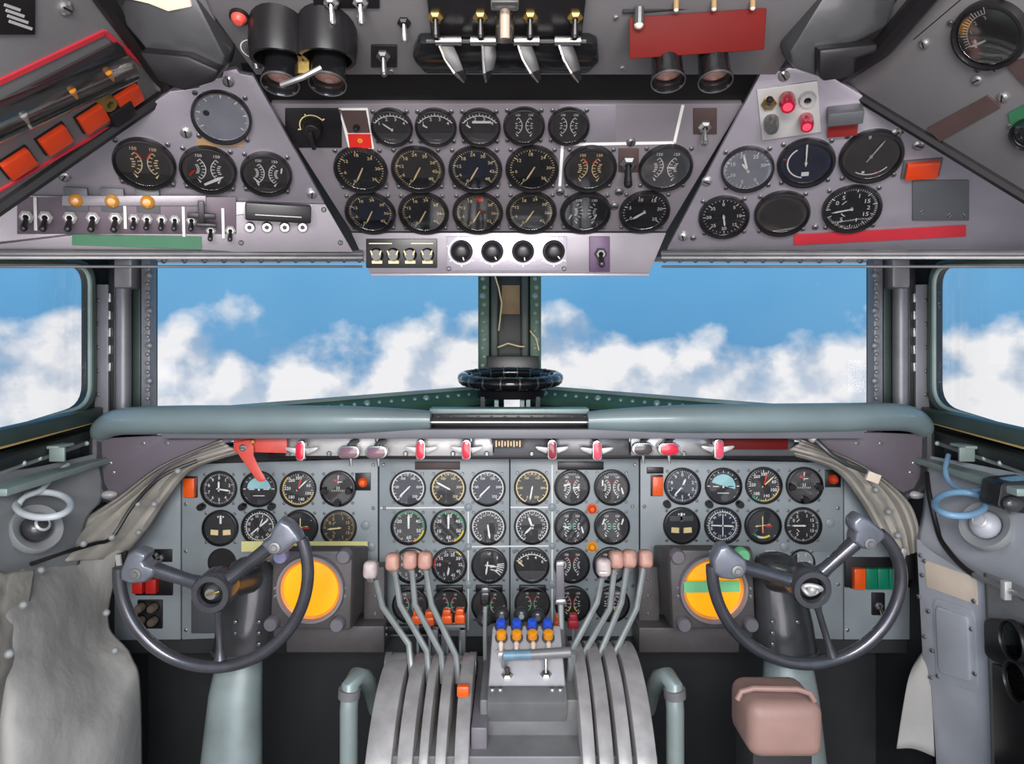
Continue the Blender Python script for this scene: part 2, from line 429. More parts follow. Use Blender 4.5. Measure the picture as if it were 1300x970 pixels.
def dual(c=WH, top=None, mid=None, bot=None, n=6, lab=True, sc=1.0, straight=False):
    def d(m):
        for s in (-1, 1):
            cx = s * .72; rr = .64
            a_mid = -90 * s
            if not straight:
                m.arc(rr - .035, rr, a_mid - 48, a_mid + 48, c, cx, 0)
            for i in range(n + 1):
                t = -48 + 96 * i / n
                m.tick(a_mid + t, rr - .16, rr - .02, .035, c, cx, 0)
                if lab and 0 < i < n:
                    p = pol(a_mid + t, rr - .3); m.bar(cx + p[0], p[1], .12, .045, c)
            for col, b0, b1 in ((top, 18, 48), (mid, -16, 16), (bot, -48, -18)):
                if col is not None:
                    q0, q1 = (a_mid + s * b0, a_mid + s * b1)
                    m.arc(rr - .02, rr + .04, q0, q1, col, cx, 0)
            m.text('10' if not lab else '150', s * .34, .62, .13, c)
            m.flat([(s * .30, -.60), (s * .46, -.44), (s * .36, -.66)])
    return d
def arch(labels=('0', '1', '2', '3'), c=WH, cover=True):
    def d(m):
        cy = -.45; rr = 1.12
        m.arc(rr - .05, rr, -52, 52, c, 0, cy, n=16)
        for i in range(13): m.tick(-52 + 104 * i / 12, rr, rr + (.14 if i % 3 == 0 else .08), .035, c, 0, cy)
        for i, t in enumerate(labels):
            p = pol(-45 + 90 * i / (len(labels) - 1), rr - .2); m.text(t, p[0], p[1] + cy, .2, c)
        if cover: m.m = DK; m.flat([pol(a, .97) for a in range(112, 249, 8)])
    return d
def horizon(roll=0, hi=.62, clip=.72):
    def d(m):
        m.m = CY_; e = []
        for k in range(25):
            a = -90 + 180 * k / 24; p = pol(a, clip); e.append((p[0], max(p[1] * .95, 0) + (.02)))
        cr, sr = math.cos(R(roll)), math.sin(R(roll))
        m.flat([(x * cr - y * sr, x * sr + y * cr) for x, y in e])
        for a in (-60, -40, -20, 0, 20, 40, 60): m.tick(a, .8, .92, .03)
        m.bar(-.45, -.02, .34, .05); m.bar(.45, -.02, .34, .05); m.bar(0, -.42, .7, .04); m.bar(0, -.05, .10, .12)
        m.tick(-90, .8, .95, .05); m.tick(90, .8, .95, .05)
    return d
def turnbank(m):
    m.bar(0, .50, .12, .5); m.flat([(-.22, .72), (-.1, .72), (-.16, .58)]); m.flat([(.22, .72), (.1, .72), (.16, .58)])
    m.bar(-.36, -.28, .5, .32, CR_, -4); m.bar(.36, -.28, .5, .32, CR_, 4); m.bar(-.13, -.28, .04, .4, BK); m.bar(.13, -.28, .04, .4, BK)
def compass(m):
    m.arc(.80, .84, 0, 360, WH, n=36)
    for i in range(36): m.tick(i * 10, .84, .95 if i % 3 == 0 else .9, .03)
    for i, t in enumerate(('33', '3', '6', 'E', '12', '15', 'S', '21', '24', 'W', '30', 'N')):
        p = pol(i * 30 - 15, .66); m.text(t, p[0], p[1], .15, WH, 15 - i * 30)
def cdi(m):
    m.bar(0, 0, .9, .05, CR_, 8); m.bar(.0, .05, .06, 1.0, CR_); m.bar(.02, -.28, .12, .3, RE); m.bar(.35, -.02, .4, .12, RE)
    m.arc(.66, .78, 145, 180, YE); m.arc(.66, .78, 180, 205, WH); m.arc(.66, .78, 205, 225, GR)
    for k in (-2, -1, 1, 2): m.disc(k * .17, .0, .03)
def vsi(c=WH):
    def f(m):
        for i in range(61):
            a = -90 + i * 5.6
            m.tick(a, .78 if i % 6 == 0 else .85, .94, .035 if i % 6 == 0 else .018, c)
        for a, t in ((-62, '0'), (-32, '5'), (22, '1'), (60, '15'), (90, '2'), (120, '15'), (158, '1'), (212, '5')):
            p = pol(a, .62); m.text(t, p[0], p[1], .19, c)
        m.arc(.40, .44, -150, -120, c); m.arc(.40, .44, -60, -30, c)
    return f
def radio(m):
    m.bar(0, .55, .05, .5); m.bar(.1, .4, .3, .05); m.bar(-.12, .5, .28, .12, RE); m.bar(.07, .74, .1, .06, RE); m.text('I:I', 0, .02, .2)
    for k in range(-3, 4): m.bar(k * .12, .0 - .14, .03, .1)
NOF = lambda m: None

# ================================================================= PLANES
MAIN = Fr.tilt(at(650, 700, 1.615), 0, 0)
OC = Fr.tilt(at(650, 295, 1.19), 0, 50)
OS = Fr.tilt(at(650, 295, 1.185), 0, 12)
OL = Fr.tilt(at(410, 258, 1.12), 18, 45)
OR_ = Fr.tilt(at(880, 258, 1.12), -18, 45)
OLS = Fr.tilt(at(412, 258, 1.118), 18, 18)
OA = Fr.tilt(at(650, 93, .93), 0, 68)
CL = Fr.pts((215, 112, .965), (0, 262, .86), (130, 0, .80))
CRR = Fr.pts((1056, 96, .965), (1300, 245, .86), (1170, 0, .80))
HF = Fr.tilt(at(650, 570, 1.50), 0, 0)

# ================================================================= SHELL
def ringprism(b, inner, outer, z0, z1):
    r = lambda P, z: [(p[0], p[1], z) for p in P]
    b.loft([r(inner, z0), r(inner, z1), r(outer, z1), r(outer, z0), r(inner, z0)], cap=False)

b = MB(); b.box((0, .9, -.02), (2.6, 2.6, .04)); struct(b.build('floor', 'floor'), 'dark cockpit floor below the pedals')
b = MB()
arc = [(-1.12, .9), (-1.02, 1.5), (-.86, 1.72), (-.55, 1.86), (0, 1.90), (.55, 1.86), (.86, 1.72), (1.02, 1.5), (1.12, .9)]
arc = arc[1:-1]
rings = []
for Y, k in ((.05, 1.0), (.75, .98), (1.02, .965)):
    rings.append([Vector((x * k, Y, z * 1.0)) for x, z in arc] + [Vector((x * k * 1.04, Y, z + .03)) for x, z in reversed(arc)])
b.loft(rings); struct(b.build('ceiling', 'ceil_grey'), 'grey curved cockpit ceiling lining above the overhead panels')
# sloping header between the ceiling and the top of the windscreen
b = MB()
hd = [(-1.0, 1.56), (-.84, 1.75), (-.54, 1.88), (0, 1.92), (.54, 1.88), (.84, 1.75), (1.0, 1.56)]
lo = [at(-40, 333, 1.36), at(150, 326, 1.46), at(330, 326, 1.62), at(650, 326, 1.86), at(970, 326, 1.62), at(1150, 326, 1.46), at(1340, 333, 1.36)]
top = [Vector((x, 1.01, z)) for x, z in hd]
b.loft([top, lo, [p + Vector((0, .02, .02)) for p in lo], [p + Vector((0, .02, .03)) for p in top], top], cap=False, closed=False)
struct(b.build('wall_header', 'shell'), 'dark header skin between the overhead panels and the windscreen top')
b = MB()
b.box((0, 1.78, .52), (2.2, .03, 1.06)); [b.box((k * .955, 1.65, .51), (.03, .30, 1.02)) for k in (-1, 1)]; struct(b.build('wall_front', 'shell'), 'dark bulkhead behind the instrument panel and under the pedals')

def rround(P, rad, n=6):
    out = []; k = len(P)
    for i in range(k):
        p, q, r_ = Vector(P[i - 1]), Vector(P[i]), Vector(P[(i + 1) % k]); a = q + (p - q).normalized() * rad; c = q + (r_ - q).normalized() * rad
        for j in range(n + 1): t_ = j / n; out.append(tuple(a.lerp(q, t_).lerp(q.lerp(c, t_), t_)))
    return out
WIN = {}
def side(s):
    L = s < 0; sd = 'left' if L else 'right'
    X = (lambda p: p) if L else (lambda p: 1300 - p)
    WLf = Fr.pts((X(113), 340, 1.5), (X(0), 340, 1.30), (X(113), 515, 1.5)); WIN[s] = WLf
    op = [(X(113), 337), (X(-90), 337), (X(-90), 578), (X(0), 549), (X(113), 514)]
    inn = rround(WLf.pl(op), .045); u = lambda p: WLf.l(X(p), 440)[0]
    vB = -WLf.O.z + .0; vT = .32
    uR = u(150); uL = u(-90) + s * .75 * (1 if L else 1)
    cu = sum(p[0] for p in inn) / len(inn); cv = sum(p[1] for p in inn) / len(inn); out = []
    for x, y in inn:
        dx, dy = x - cu, y - cv; k = min(((uR if (uR - cu) * dx > 0 else uL) - cu) / dx if abs(dx) > 1e-6 else 1e9, ((vT if dy > 0 else vB) - cv) / dy if abs(dy) > 1e-6 else 1e9)
        out.append((cu + dx * k, cv + dy * k))
    b = MB(); ringprism(b, inn, out, -.02, .0)
    o = b.build('wall_' + sd, 'frame_dark'); o.matrix_basis = WLf.M(); struct(o, 'dark green %s cockpit side wall around the side window' % ('port' if L else 'starboard'))
    # side window: seal, pane, rails
    w = thing('window_1' if L else 'window_4', '', 'x', WLf.M()); del w['category']; struct(w, '%s side window with rounded green frame' % ('port' if L else 'starboard'))
    b = MB(); path = []
    path = [Vector(p) for p in inn]
    for off, z, rr, mm, nm in ((0, .003, .0045, 'frame_pale', 'seal'), (.009, .004, .006, 'frame_green', 'window_frame')):
        b = MB(); cen = Vector((sum(p.x for p in path) / len(path), sum(p.y for p in path) / len(path)))
        b.tube([Vector((p.x, p.y, z)) + ((p - cen).normalized() * off).to_3d() for p in path], rr, 8, closed=True); b.build(nm, mm, w)
    b = MB(); b.prism(inn, -.012, -.009); b.build('pane', 'pane_glass', w, smooth=False)
    # sill rails under the side window, running aft
    t = thing('trim_1' if L else 'trim_2', '', 'x', at(X(118), 560, 1.46)); del t['category']; struct(t, '%s window sill rails with bracket under the side window' % ('port' if L else 'starboard'))
    def beam(p0, p1, w0, h0, name, m, off=0):
        A, B = at(*p0), at(*p1); d = (B - A).normalized(); sv = Vector((0, 0, 1)).cross(d).normalized(); up = d.cross(sv)
        bb = MB(); bb.loft([[P + sv * (i * w0 / 2) + up * (j * h0 / 2) for i, j in ((-1, -1), (1, -1), (1, 1), (-1, 1))] for P in (A, B)])
        return bb.build(name, m, t, W=True, bevel=.003)
    beam((X(128), 524, 1.53), (X(-30), 562, 1.20), .03, .030, 'rail', 'frame_green')
    beam((X(128), 533, 1.52), (X(-30), 576, 1.20), .012, .006, 'bead', 'gold')
    beam((X(112), 549, 1.515), (X(-30), 596, 1.18), .045, .022, 'rail', 'frame_dark')
    beam((X(112), 560, 1.505), (X(-30), 607, 1.17), .02, .012, 'rail', 'side_grey')
    beam((X(112), 584, 1.50), (X(-30), 626, 1.16), .10, .014, 'ledge', 'frame_pale')
    beam((X(112), 573, 1.525), (X(-30), 618, 1.19), .02, .05, 'channel', 'frame_dark')
    for px_, py_, Y_ in ((110, 563, 1.47), (30, 588, 1.27), (50, 582, 1.32)):
        link('rivet', RIVET, t, wm(t).inverted() @ Matrix.Translation(at(X(px_), py_, Y_)) @ Matrix.Rotation(R(90), 4, 'X'))
    bb = MB(); p = at(X(70), 566, 1.36); bb.box((p.x, p.y, p.z), (.045, .05, .006)); bb.box((p.x - s * .018, p.y - .02, p.z - .014), (.03, .006, .028))
    bb.build('bracket', 'frame_pale', t, W=True, bevel=.0015)
    # corner post
    t = thing('trim_3' if L else 'trim_4', '', 'x', at(X(150), 525, 1.52)); del t['category']; struct(t, '%s corner post of hinge plate, tube and riveted strap beside the windscreen' % ('port' if L else 'starboard'))
    def vbar(a, c, y0, y1, Y, dep, name, m, bevel=.002):
        A, B = at(X(a), y0, Y), at(X(c), y1, Y); bb = MB()
        bb.box(((A.x + B.x) / 2, Y + dep / 2, (A.z + B.z) / 2), (abs(A.x - B.x), dep, abs(A.z - B.z))); return bb.build(name, m, t, W=True, bevel=bevel)
    vbar(112, 192, 322, 560, 1.56, .03, 'post_core', 'frame_dark')
    vbar(115, 137, 361, 540, 1.515, .02, 'hinge_plate', 'frame_grey')
    vbar(137, 146, 322, 560, 1.52, .02, 'hinge_leaf', 'black')
    for k in range(5):
        vbar(136.5, 140, 372 + k * 22, 384 + k * 22, 1.512, .01, 'hinge_knuckle', 'steel')
    bb = MB(); bb.cyl(at(X(157), 545, 1.53), at(X(157), 350, 1.53), .0165, seg=18); bb.build('tube', 'frame_grey', t, W=True)
    bb = MB(); A = at(X(157), 340, 1.505); bb.box((A.x, A.y + .02, A.z), (.04, .05, .09)); bb.build('tube_clamp', 'frame_grey', t, W=True, bevel=.006)
    vbar(168, 178, 322, 560, 1.54, .02, 'channel', 'frame_green')
    vbar(179, 190, 322, 560, 1.525, .03, 'riveted_strap', 'frame_grey')
    for k in range(17):
        big = k % 4 == 1
        link('rivet', RIVET_DARK, t, wm(t).inverted() @ Matrix.Translation(at(X(187 if not big else 189), 338 + k * 11.2, 1.523)) @ Matrix.Rotation(R(90), 4, 'X') @ Matrix.Scale(1.0 if not big else 1.6, 4))
    for k in range(5): link('screw', SCREW_DARK, t, wm(t).inverted() @ Matrix.Translation(at(X(124), 381 + k * 30, 1.514)) @ Matrix.Rotation(R(90), 4, 'X') @ Matrix.Scale(1.3, 4))
    # windscreen pane
    w = thing('window_2' if L else 'window_3', '', 'x', at(X(400), 520, 1.75)); del w['category']; struct(w, '%s windscreen pane between corner post and centre post' % ('port' if L else 'starboard'))
    bb = MB(); q = [at(X(180), 545, 1.60), at(X(622), 505, 2.06), at(X(622), 318, 2.06), at(X(180), 310, 1.60)]
    bb.loft([q, [p + Vector((0, .008, 0)) for p in q]]); bb.build('pane', 'pane_glass', w, W=True, smooth=False)
    # upper riveted frame of the windscreen
    bb = MB(); A, B = at(X(195), 329, 1.56), at(X(520), 329, 1.95)
    d = (B - A); bb.loft([[P + Vector((0, 0, z)) + Vector((0, y, 0)) for y, z in ((0, -.006), (.03, -.006), (.03, .07), (0, .07))] for P in (A, B)])
    bb.build('window_frame', 'frame_grey', w, W=True, bevel=.002)
    for k in range(15):
        p = A + d * ((k + .5) / 15); link('rivet', RIVET_DARK, w, wm(w).inverted() @ Matrix.Translation(p + Vector((0, -.002, -.004))) @ Matrix.Rotation(R(110), 4, 'X') @ Matrix.Scale(1.3, 4))
side(-1); side(1)

# V-shaped sill under the windscreen with rivets
for s in (-1, 1):
    X = (lambda p: p) if s < 0 else (lambda p: 1300 - p)
    t = thing('trim_5' if s < 0 else 'trim_6', '', 'x', at(X(450), 515, 1.7)); del t['category']; struct(t, 'green riveted windscreen sill on the %s side' % ('port' if s < 0 else 'starboard'))
    A, B = at(X(230), 523, 1.52), at(X(640), 490, 2.03)
    d = (B - A).normalized()
    def sect(P, prof): return [P + Vector((0, y, z)) for y, z in prof]
    bb = MB(); bb.loft([sect(P, ((0, 0), (-.05, -.030), (-.05, -.046), (.02, -.04), (.02, 0))) for P in (A, B)]); bb.build('sill', 'sill_green', t, W=True, bevel=.002)
    bb = MB(); bb.loft([sect(P, ((0, .006), (-.006, .004), (-.006, -.003), (.01, -.003), (.01, .006))) for P in (A, B)]); bb.build('sill_edge', 'frame_pale', t, W=True)
    bb = MB(); bb.loft([sect(P, ((-.04, -.040), (-.045, -.085), (-.02, -.085), (.0, -.045))) for P in (A.lerp(B, .2), B)]); bb.build('sill_flange', 'frame_dark', t, W=True)
    for k in range(22):
        f = .12 + .82 * k / 21; P = A.lerp(B, f) + Vector((0, -.0260, -.0150)); sc = 1.0 if k % 5 else 1.7
        link('rivet', RIVET, t, wm(t).inverted() @ Matrix.Translation(P) @ Matrix.Rotation(R(58), 4, 'X') @ Matrix.Scale(sc, 4))

# centre post
t = thing('trim_7', '', 'x', at(647, 500, 2.0)); del t['category']; struct(t, 'dark green riveted centre post between the windscreen panes')
def wbox(t, x0, x1, y0, y1, Y, dep, name, m, bevel=.002):
    A, B = at(x0, y0, Y), at(x1, y1, Y); bb = MB(); bb.box(((A.x + B.x) / 2, Y + dep / 2, (A.z + B.z) / 2), (abs(A.x - B.x), dep, abs(A.z - B.z))); return bb.build(name, m, t, W=True, bevel=bevel)
wbox(t, 607, 687, 300, 500, 2.03, .03, 'post_web', 'frame_dark')
for a, c in ((607, 621), (673, 687)):
    wbox(t, a, c, 300, 498, 1.985, .04, 'post_flange', 'sill_green')
    for k in range(12):
        link('rivet', RIVET, t, wm(t).inverted() @ Matrix.Translation(at((a + c) / 2 + (1 if k % 2 else -1), 354 + k * 11, 1.984)) @ Matrix.Rotation(R(90), 4, 'X') @ Matrix.Scale(1.25 if k % 5 != 2 else 1.8, 4))
wbox(t, 623, 632, 300, 470, 2.0, .03, 'post_rib', 'frame_green'); wbox(t, 662, 671, 300, 470, 2.0, .03, 'post_rib', 'frame_green')
wbox(t, 618, 684, 452, 496, 1.97, .05, 'post_foot', 'black')
wbox(t, 637, 660, 362, 399, 2.018, .012, 'placard', 'placard_tan', .001)
for pts in ([(627, 346), (633, 365), (637, 385), (635, 405), (633, 420)], [(632, 441), (645, 436), (660, 440), (666, 440)], [(673, 420), (681, 430), (684, 445)]):
    bb = MB(); bb.tube([at(x, y, 1.972) for x, y in pts], .0022, 6); bb.build('wire', 'cream', t, W=True)

# standby compass mount with wrapped black ring
M = Matrix.Translation(at(648, 515, 1.78)); t = thing('compass_mount', 'black ring wrapped in tape on a round mount below the centre post', 'compass mount', M)
cz = at(648, 480, 1.78)
ring = []
TM = Matrix.Translation(cz) @ Matrix.Rotation(R(4.5), 4, 'X')
for k in range(72):
    a = 2 * math.pi * k / 72; ring.append(TM @ Vector((.122 * math.cos(a), .122 * math.sin(a), 0)))
bb = MB(); bb.tube(ring, [.0155 if k % 4 else .0138 for k in range(72)], 10, closed=True); bb.build('wrapped_ring', 'black_gloss', t, W=True, sharp=60)
for k in range(18):
    a = 2 * math.pi * (k * 4) / 72; P = TM @ Vector((.122 * math.cos(a), .122 * math.sin(a), 0)); tg = (TM.to_3x3() @ Vector((-math.sin(a), math.cos(a), 0))).normalized()
    bb = MB(); MM = Matrix.Translation(P) @ tg.to_track_quat('Z', 'Y').to_matrix().to_4x4(); bb.lathe([(.012, -.0016), (.0162, -.0016), (.0162, .0016), (.012, .0016)], 12, MM); bb.build('wrap_band', 'steel_dark', t, W=True)
bb = MB(); bb.lathe([(0, -.012), (.085, -.012), (.092, -.03), (.086, -.050), (0, -.050)], 28, Matrix.Translation(cz)); bb.build('bowl', 'black', t, W=True)
bb = MB(); bb.ball((cz.x, cz.y, cz.z - .012), .04, 16, sc=(1, 1, .35)); bb.build('cap', 'placard_tan', t, W=True)
for dx in (-.07, -.035, .03, .045, .07):
    bb = MB(); bb.box((cz.x + dx, cz.y - .05, cz.z - .062), (.01, .02, .034)); bb.build('leg', 'frame_pale' if abs(dx) < .06 else 'black', t, W=True)

# ================================================================= GLARE SHIELD
t = thing('glare_shield', 'long blue grey glare shield with padded rolled edge above the main panel', 'glare shield', at(650, 545, 1.5))
bb = MB(); dz = EYE.z - .142
deck = [(-.86, 1.47), (.86, 1.47), (.84, 1.56), (.06, 2.02), (-.06, 2.02), (-.84, 1.56)]
zf = lambda y: dz - .01 - .075 * (y - 1.47) / .55
bb.loft([[Vector((x, y, zf(y) + k)) for x, y in deck] for k in (-.008, 0)]); bb.build('deck', 'black_matte', t, W=True); wbox(t, 545, 748, 519, 526, 1.50, .05, 'front_strip', 'frame_pale')
def roll(pts):
    """pts: px, py, Y, radius"""
    P = [at(a, c, Y) for a, c, Y, r in pts]; rs = [r for *_, r in pts]
    # catmull refine
    out = []; ro = []
    n = len(P)
    for i in range(n - 1):
        p0, p1, p2, p3 = P[max(i - 1, 0)], P[i], P[i + 1], P[min(i + 2, n - 1)]
        for k in range(6):
            u = k / 6; out.append(.5 * ((2 * p1) + (p2 - p0) * u + (2 * p0 - 5 * p1 + 4 * p2 - p3) * u * u + (3 * p1 - p0 - 3 * p2 + p3) * u ** 3)); ro.append(rs[i] + (rs[i + 1] - rs[i]) * u)
    out.append(P[-1]); ro.append(rs[-1]); return out, ro
pl_, pr_ = roll([(127, 561, 1.50, .006), (127, 557, 1.50, .016), (130, 546, 1.49, .024), (146, 537, 1.475, .028), (175, 534, 1.465, .030), (240, 533, 1.46, .031), (340, 533, 1.455, .031), (440, 533, 1.455, .030), (510, 533, 1.46, .024), (547, 533, 1.46, .019)])
bb = MB(); bb.tube(pl_, pr_, 18); bb.build('padded_roll', 'pad', t, W=True, sharp=60)
pl_, pr_ = roll([(1173, 555, 1.50, .006), (1173, 551, 1.50, .016), (1170, 541, 1.49, .024), (1155, 532, 1.475, .028), (1125, 529, 1.465, .030), (1060, 530, 1.46, .031), (960, 531, 1.455, .031), (860, 532, 1.455, .030), (785, 533, 1.46, .024), (746, 534, 1.46, .019)])
bb = MB(); bb.tube(pl_, pr_, 18); bb.build('padded_roll', 'pad', t, W=True, sharp=60)
wbox(t, 205, 1098, 545, 557, 1.452, .03, 'lower_lip', 'pad_lip')
bb = MB(); bb.cyl(at(545, 536, 1.47), at(748, 536, 1.47), .0045); bb.build('bead', 'steel', t, W=True)
wbox(t, 540, 752, 526, 545, 1.485, .02, 'centre_strip', 'black')
for k in range(12): link('rivet', RIVET_DARK, t, wm(t).inverted() @ Matrix.Translation(at(556 + k * 17, 530, 1.484)) @ Matrix.Rotation(R(90), 4, 'X') @ Matrix.Scale(.7, 4))
# end plates
EP = Fr.tilt(at(650, 590, 1.49), 0, 0)
for nm, poly, lab in (('e', [(124, 557), (212, 552), (212, 557), (305, 557), (262, 570), (215, 592), (178, 622), (152, 634), (130, 634), (121, 612)], 'port'),
                 ('f', [(1176, 552), (1094, 548), (1094, 556), (1000, 557), (1040, 566), (1082, 584), (1112, 606), (1150, 628), (1168, 628), (1178, 606)], 'starboard')):
    e = thing('end_plate', 'mauve grey plate closing the %s end of the glare shield' % lab, 'panel', EP.M())
    bb = MB(); pp = EP.pl(poly); pp = pp if lab == 'port' else pp[::-1]; bb.prism(pp, -.012, 0); bb.build('plate', 'mauve', e, bevel=.002)
    xs = 122 if lab == 'port' else 1178
    q = [(xs, 556), (xs, 590), (xs + (3 if lab == 'port' else -3), 615), (xs + (14 if lab == 'port' else -14), 632), (xs + (30 if lab == 'port' else -30), 636)]
    if lab == 'starboard': q = [(a, c - 6) for a, c in q]
    bb = MB(); bb.tube([EP.hit(*p) for p in q], [.013, .014, .014, .013, .009], 10); bb.build('rim', 'column_dark', e, W=True)
    for a, c in ((18, 588), (22, 600), (60, 563), (90, 563)):
        a = xs + a if lab == 'port' else xs - a
        link('screw', SCREW, e, EP.M().inverted() @ EP.M(a, c) @ Matrix.Scale(1.3, 4))
    bb = MB(); a = xs + 16 if lab == 'port' else xs - 15; bb.ball(EP.hit(a, 628, .004), .012, 12, sc=(1.6, 1, .8)); bb.build('lamp', 'alu', e, W=True)

# ================================================================= MAIN PANEL
t = thing('instrument_panel', 'wide blue grey main instrument panel full of round gauges', 'instrument panel', MAIN.M())
bb = MB(); bb.prism(MAIN.pl([(150, 832), (1160, 832), (1160, 568), (150, 568)]), -.022, -.012); bb.build('backing', 'shell', t)
plates = [[(137, 813), (229, 812), (229, 588), (190, 588), (150, 640)], [(231, 812), (479.5, 804), (479.5, 582), (231, 590)], [(481.5, 808), (646.5, 808), (646.5, 582), (481.5, 582)],
          [(648, 808), (811, 808), (811, 582), (648, 582)], [(813, 806), (1070.5, 812), (1070.5, 588), (813, 582)], [(1072, 812), (1168, 812), (1150, 640), (1115, 588), (1072, 588)]]
for p in plates:
    bb = MB(); bb.prism(MAIN.pl(p), -.012, 0); bb.build('panel_plate', 'panel', t, bevel=.0012)
wbox(t, 400, 487, 806, 828, 1.575, .02, 'lower_plate', 'panel'); wbox(t, 812, 900, 806, 828, 1.575, .02, 'lower_plate', 'panel')
for x, y in ((236, 640), (474, 590), (474, 645), (488, 645), (487, 747), (487, 590), (640, 770), (653, 700), (803, 643), (803, 743), (818, 643), (806, 590), (1064, 645), (1064, 590), (236, 700), (1064, 742), (1051, 737), (236, 800), (1076, 800), (860, 600), (805, 700)):
    link('screw', SCREW, t, MAIN.M().inverted() @ MAIN.M(x, y) @ Matrix.Rotation(random.random() * 3, 4, 'Z') @ Matrix.Scale(1.2, 4))
for x, y, r in ((464, 667, 8), (471, 694, 8), (594.5, 644, 7), (594.5, 742, 7), (701, 644, 7), (701, 742, 7), (1054, 664, 8), (996, 694, 8), (594.5, 694, 6), (701, 693, 6)):
    q = px_m(r * .75, 1.6); bb = MB(); bb.lathe([(0, .005), (q * .6, .0045), (q, .002), (q, -.001)], 14); o = bb.build('dome_fastener', 'panel', t); o.matrix_basis = MAIN.M().inverted() @ MAIN.M(x, y)
def line(t, fr, p, q, w, name='white_line', m='white', z=.0008):
    A, B = Vector(fr.l(*p)), Vector(fr.l(*q)); d = (B - A).normalized(); n_ = Vector((-d.y, d.x)) * w / 2
    bb = MB(); bb.prism([A - n_, B - n_, B + n_, A + n_], -.0005, z); return bb.build(name, m, t, smooth=False)
for p, q in (((483, 645), (594, 644)), ((594.5, 644), (594.5, 800)), ((594, 694), (701, 693)), ((648, 644), (701, 644)), ((701, 590), (701, 800))):
    line(t, MAIN, p, q, .0032)
hole = MB(); hole.lathe([(0, .0006), (.030, .0006), (.031, .002), (.034, .0015), (.034, -.001)], 28); o = hole.build('blank_hole', 'black_matte', t); o.matrix_basis = MAIN.M().inverted() @ MAIN.M(282, 714)
def slab(t, fr, x0, x1, y0, y1, z, name, m, bevel=.001, z0=-.001):
    bb = MB(); bb.prism(fr.pl([(x0, y1), (x1, y1), (x1, y0), (x0, y0)]), z0, z); return bb.build(name, m, t, bevel=bevel)
slab(t, MAIN, 527, 584, 586, 596, .004, 'brown_label', 'label_brown'); slab(t, MAIN, 708, 766, 586, 596, .006, 'dark_label', 'black'); slab(t, MAIN, 821, 842, 593, 601, .004, 'dark_label', 'black')
for x in (522, 571, 621, 676): slab(t, MAIN, x - 17, x + 17, 742, 750, .010, 'gauge_eyebrow', 'black', .002)
slab(t, MAIN, 192, 219, 697, 713, .004, 'switch_base', 'black'); slab(t, MAIN, 173, 220, 726, 755, .006, 'switch_base', 'black'); slab(t, MAIN, 176, 207, 761, 797, .006, 'switch_base', 'black')
slab(t, MAIN, 243, 275, 760, 804, .002, 'dark_plate', 'panel_dark'); slab(t, MAIN, 1072, 1160, 707, 745, .006, 'switch_base', 'black'); slab(t, MAIN, 1106, 1122, 752, 780, .006, 'switch_base', 'black')
slab(t, MAIN, 1012, 1068, 700, 802, .0015, 'access_plate', 'panel'); slab(t, MAIN, 972, 984, 699, 704, .002, 'placard', 'white')

GM = 'round gauges on the main instrument panel'
W_ = 46
def n_(a, ln=.8, **k): return dict(a=a, ln=ln, **k)
ASI = [(72, '60'), (115, '100'), (165, '140'), (220, '180'), (272, '220'), (322, '260'), (2, '300')]
digits = [str(i) for i in range(10)]
# pilot side
gauge(MAIN, 278.6, 620.6, W_, rad(digits, 0, 360, 10, 5), 'port altimeter numbered 0 to 9 with long hand near 3, setting knob below', GM, ndl=(n_(0, .5, w=.06), n_(99, .72)), knobs=((-.92, -.95),))
gauge(MAIN, 329, 620.6, W_, horizon(0), 'port artificial horizon with level pale blue sky half and two knobs', GM, knobs=((-.85, -.95), (.75, -.95)))
gauge(MAIN, 379, 620.6, W_, rad(ASI, 20, 360, 9, 4, arcs=((GO, 100, 320),)), 'port airspeed dial numbered 60 to 300 with red and white hands', GM, ndl=(n_(45, .82, w=.04), n_(16, .7, w=.05, c='red')))
gauge(MAIN, 429.5, 620, W_, radio, 'port dark indicator with small red flags and three knobs', GM, dial='dial_brown', knobs=((.62, -.1), (0, -.75), (-.7, -.1)))
gauge(MAIN, 280.4, 670, W_, turnbank, 'port turn and bank dial with white needle over two clean cream blocks', GM)
gauge(MAIN, 330, 668.6, W_, compass, 'port compass dial with white ring, two pointers toward the upper right', GM, ndl=(n_(50, .75, tail=.7, w=.05), n_(22, .6, tail=.3, w=.03)))
gauge(MAIN, 381.5, 669.5, W_, cdi, 'port course deviation dial partly behind the yoke horn', GM)
gauge(MAIN, 430.4, 670, W_, vsi(GO), 'port vertical speed dial with gold markings, hand pointing left', GM, dial='dial_brown', ndl=(n_(-96, .72, c='cream'),))
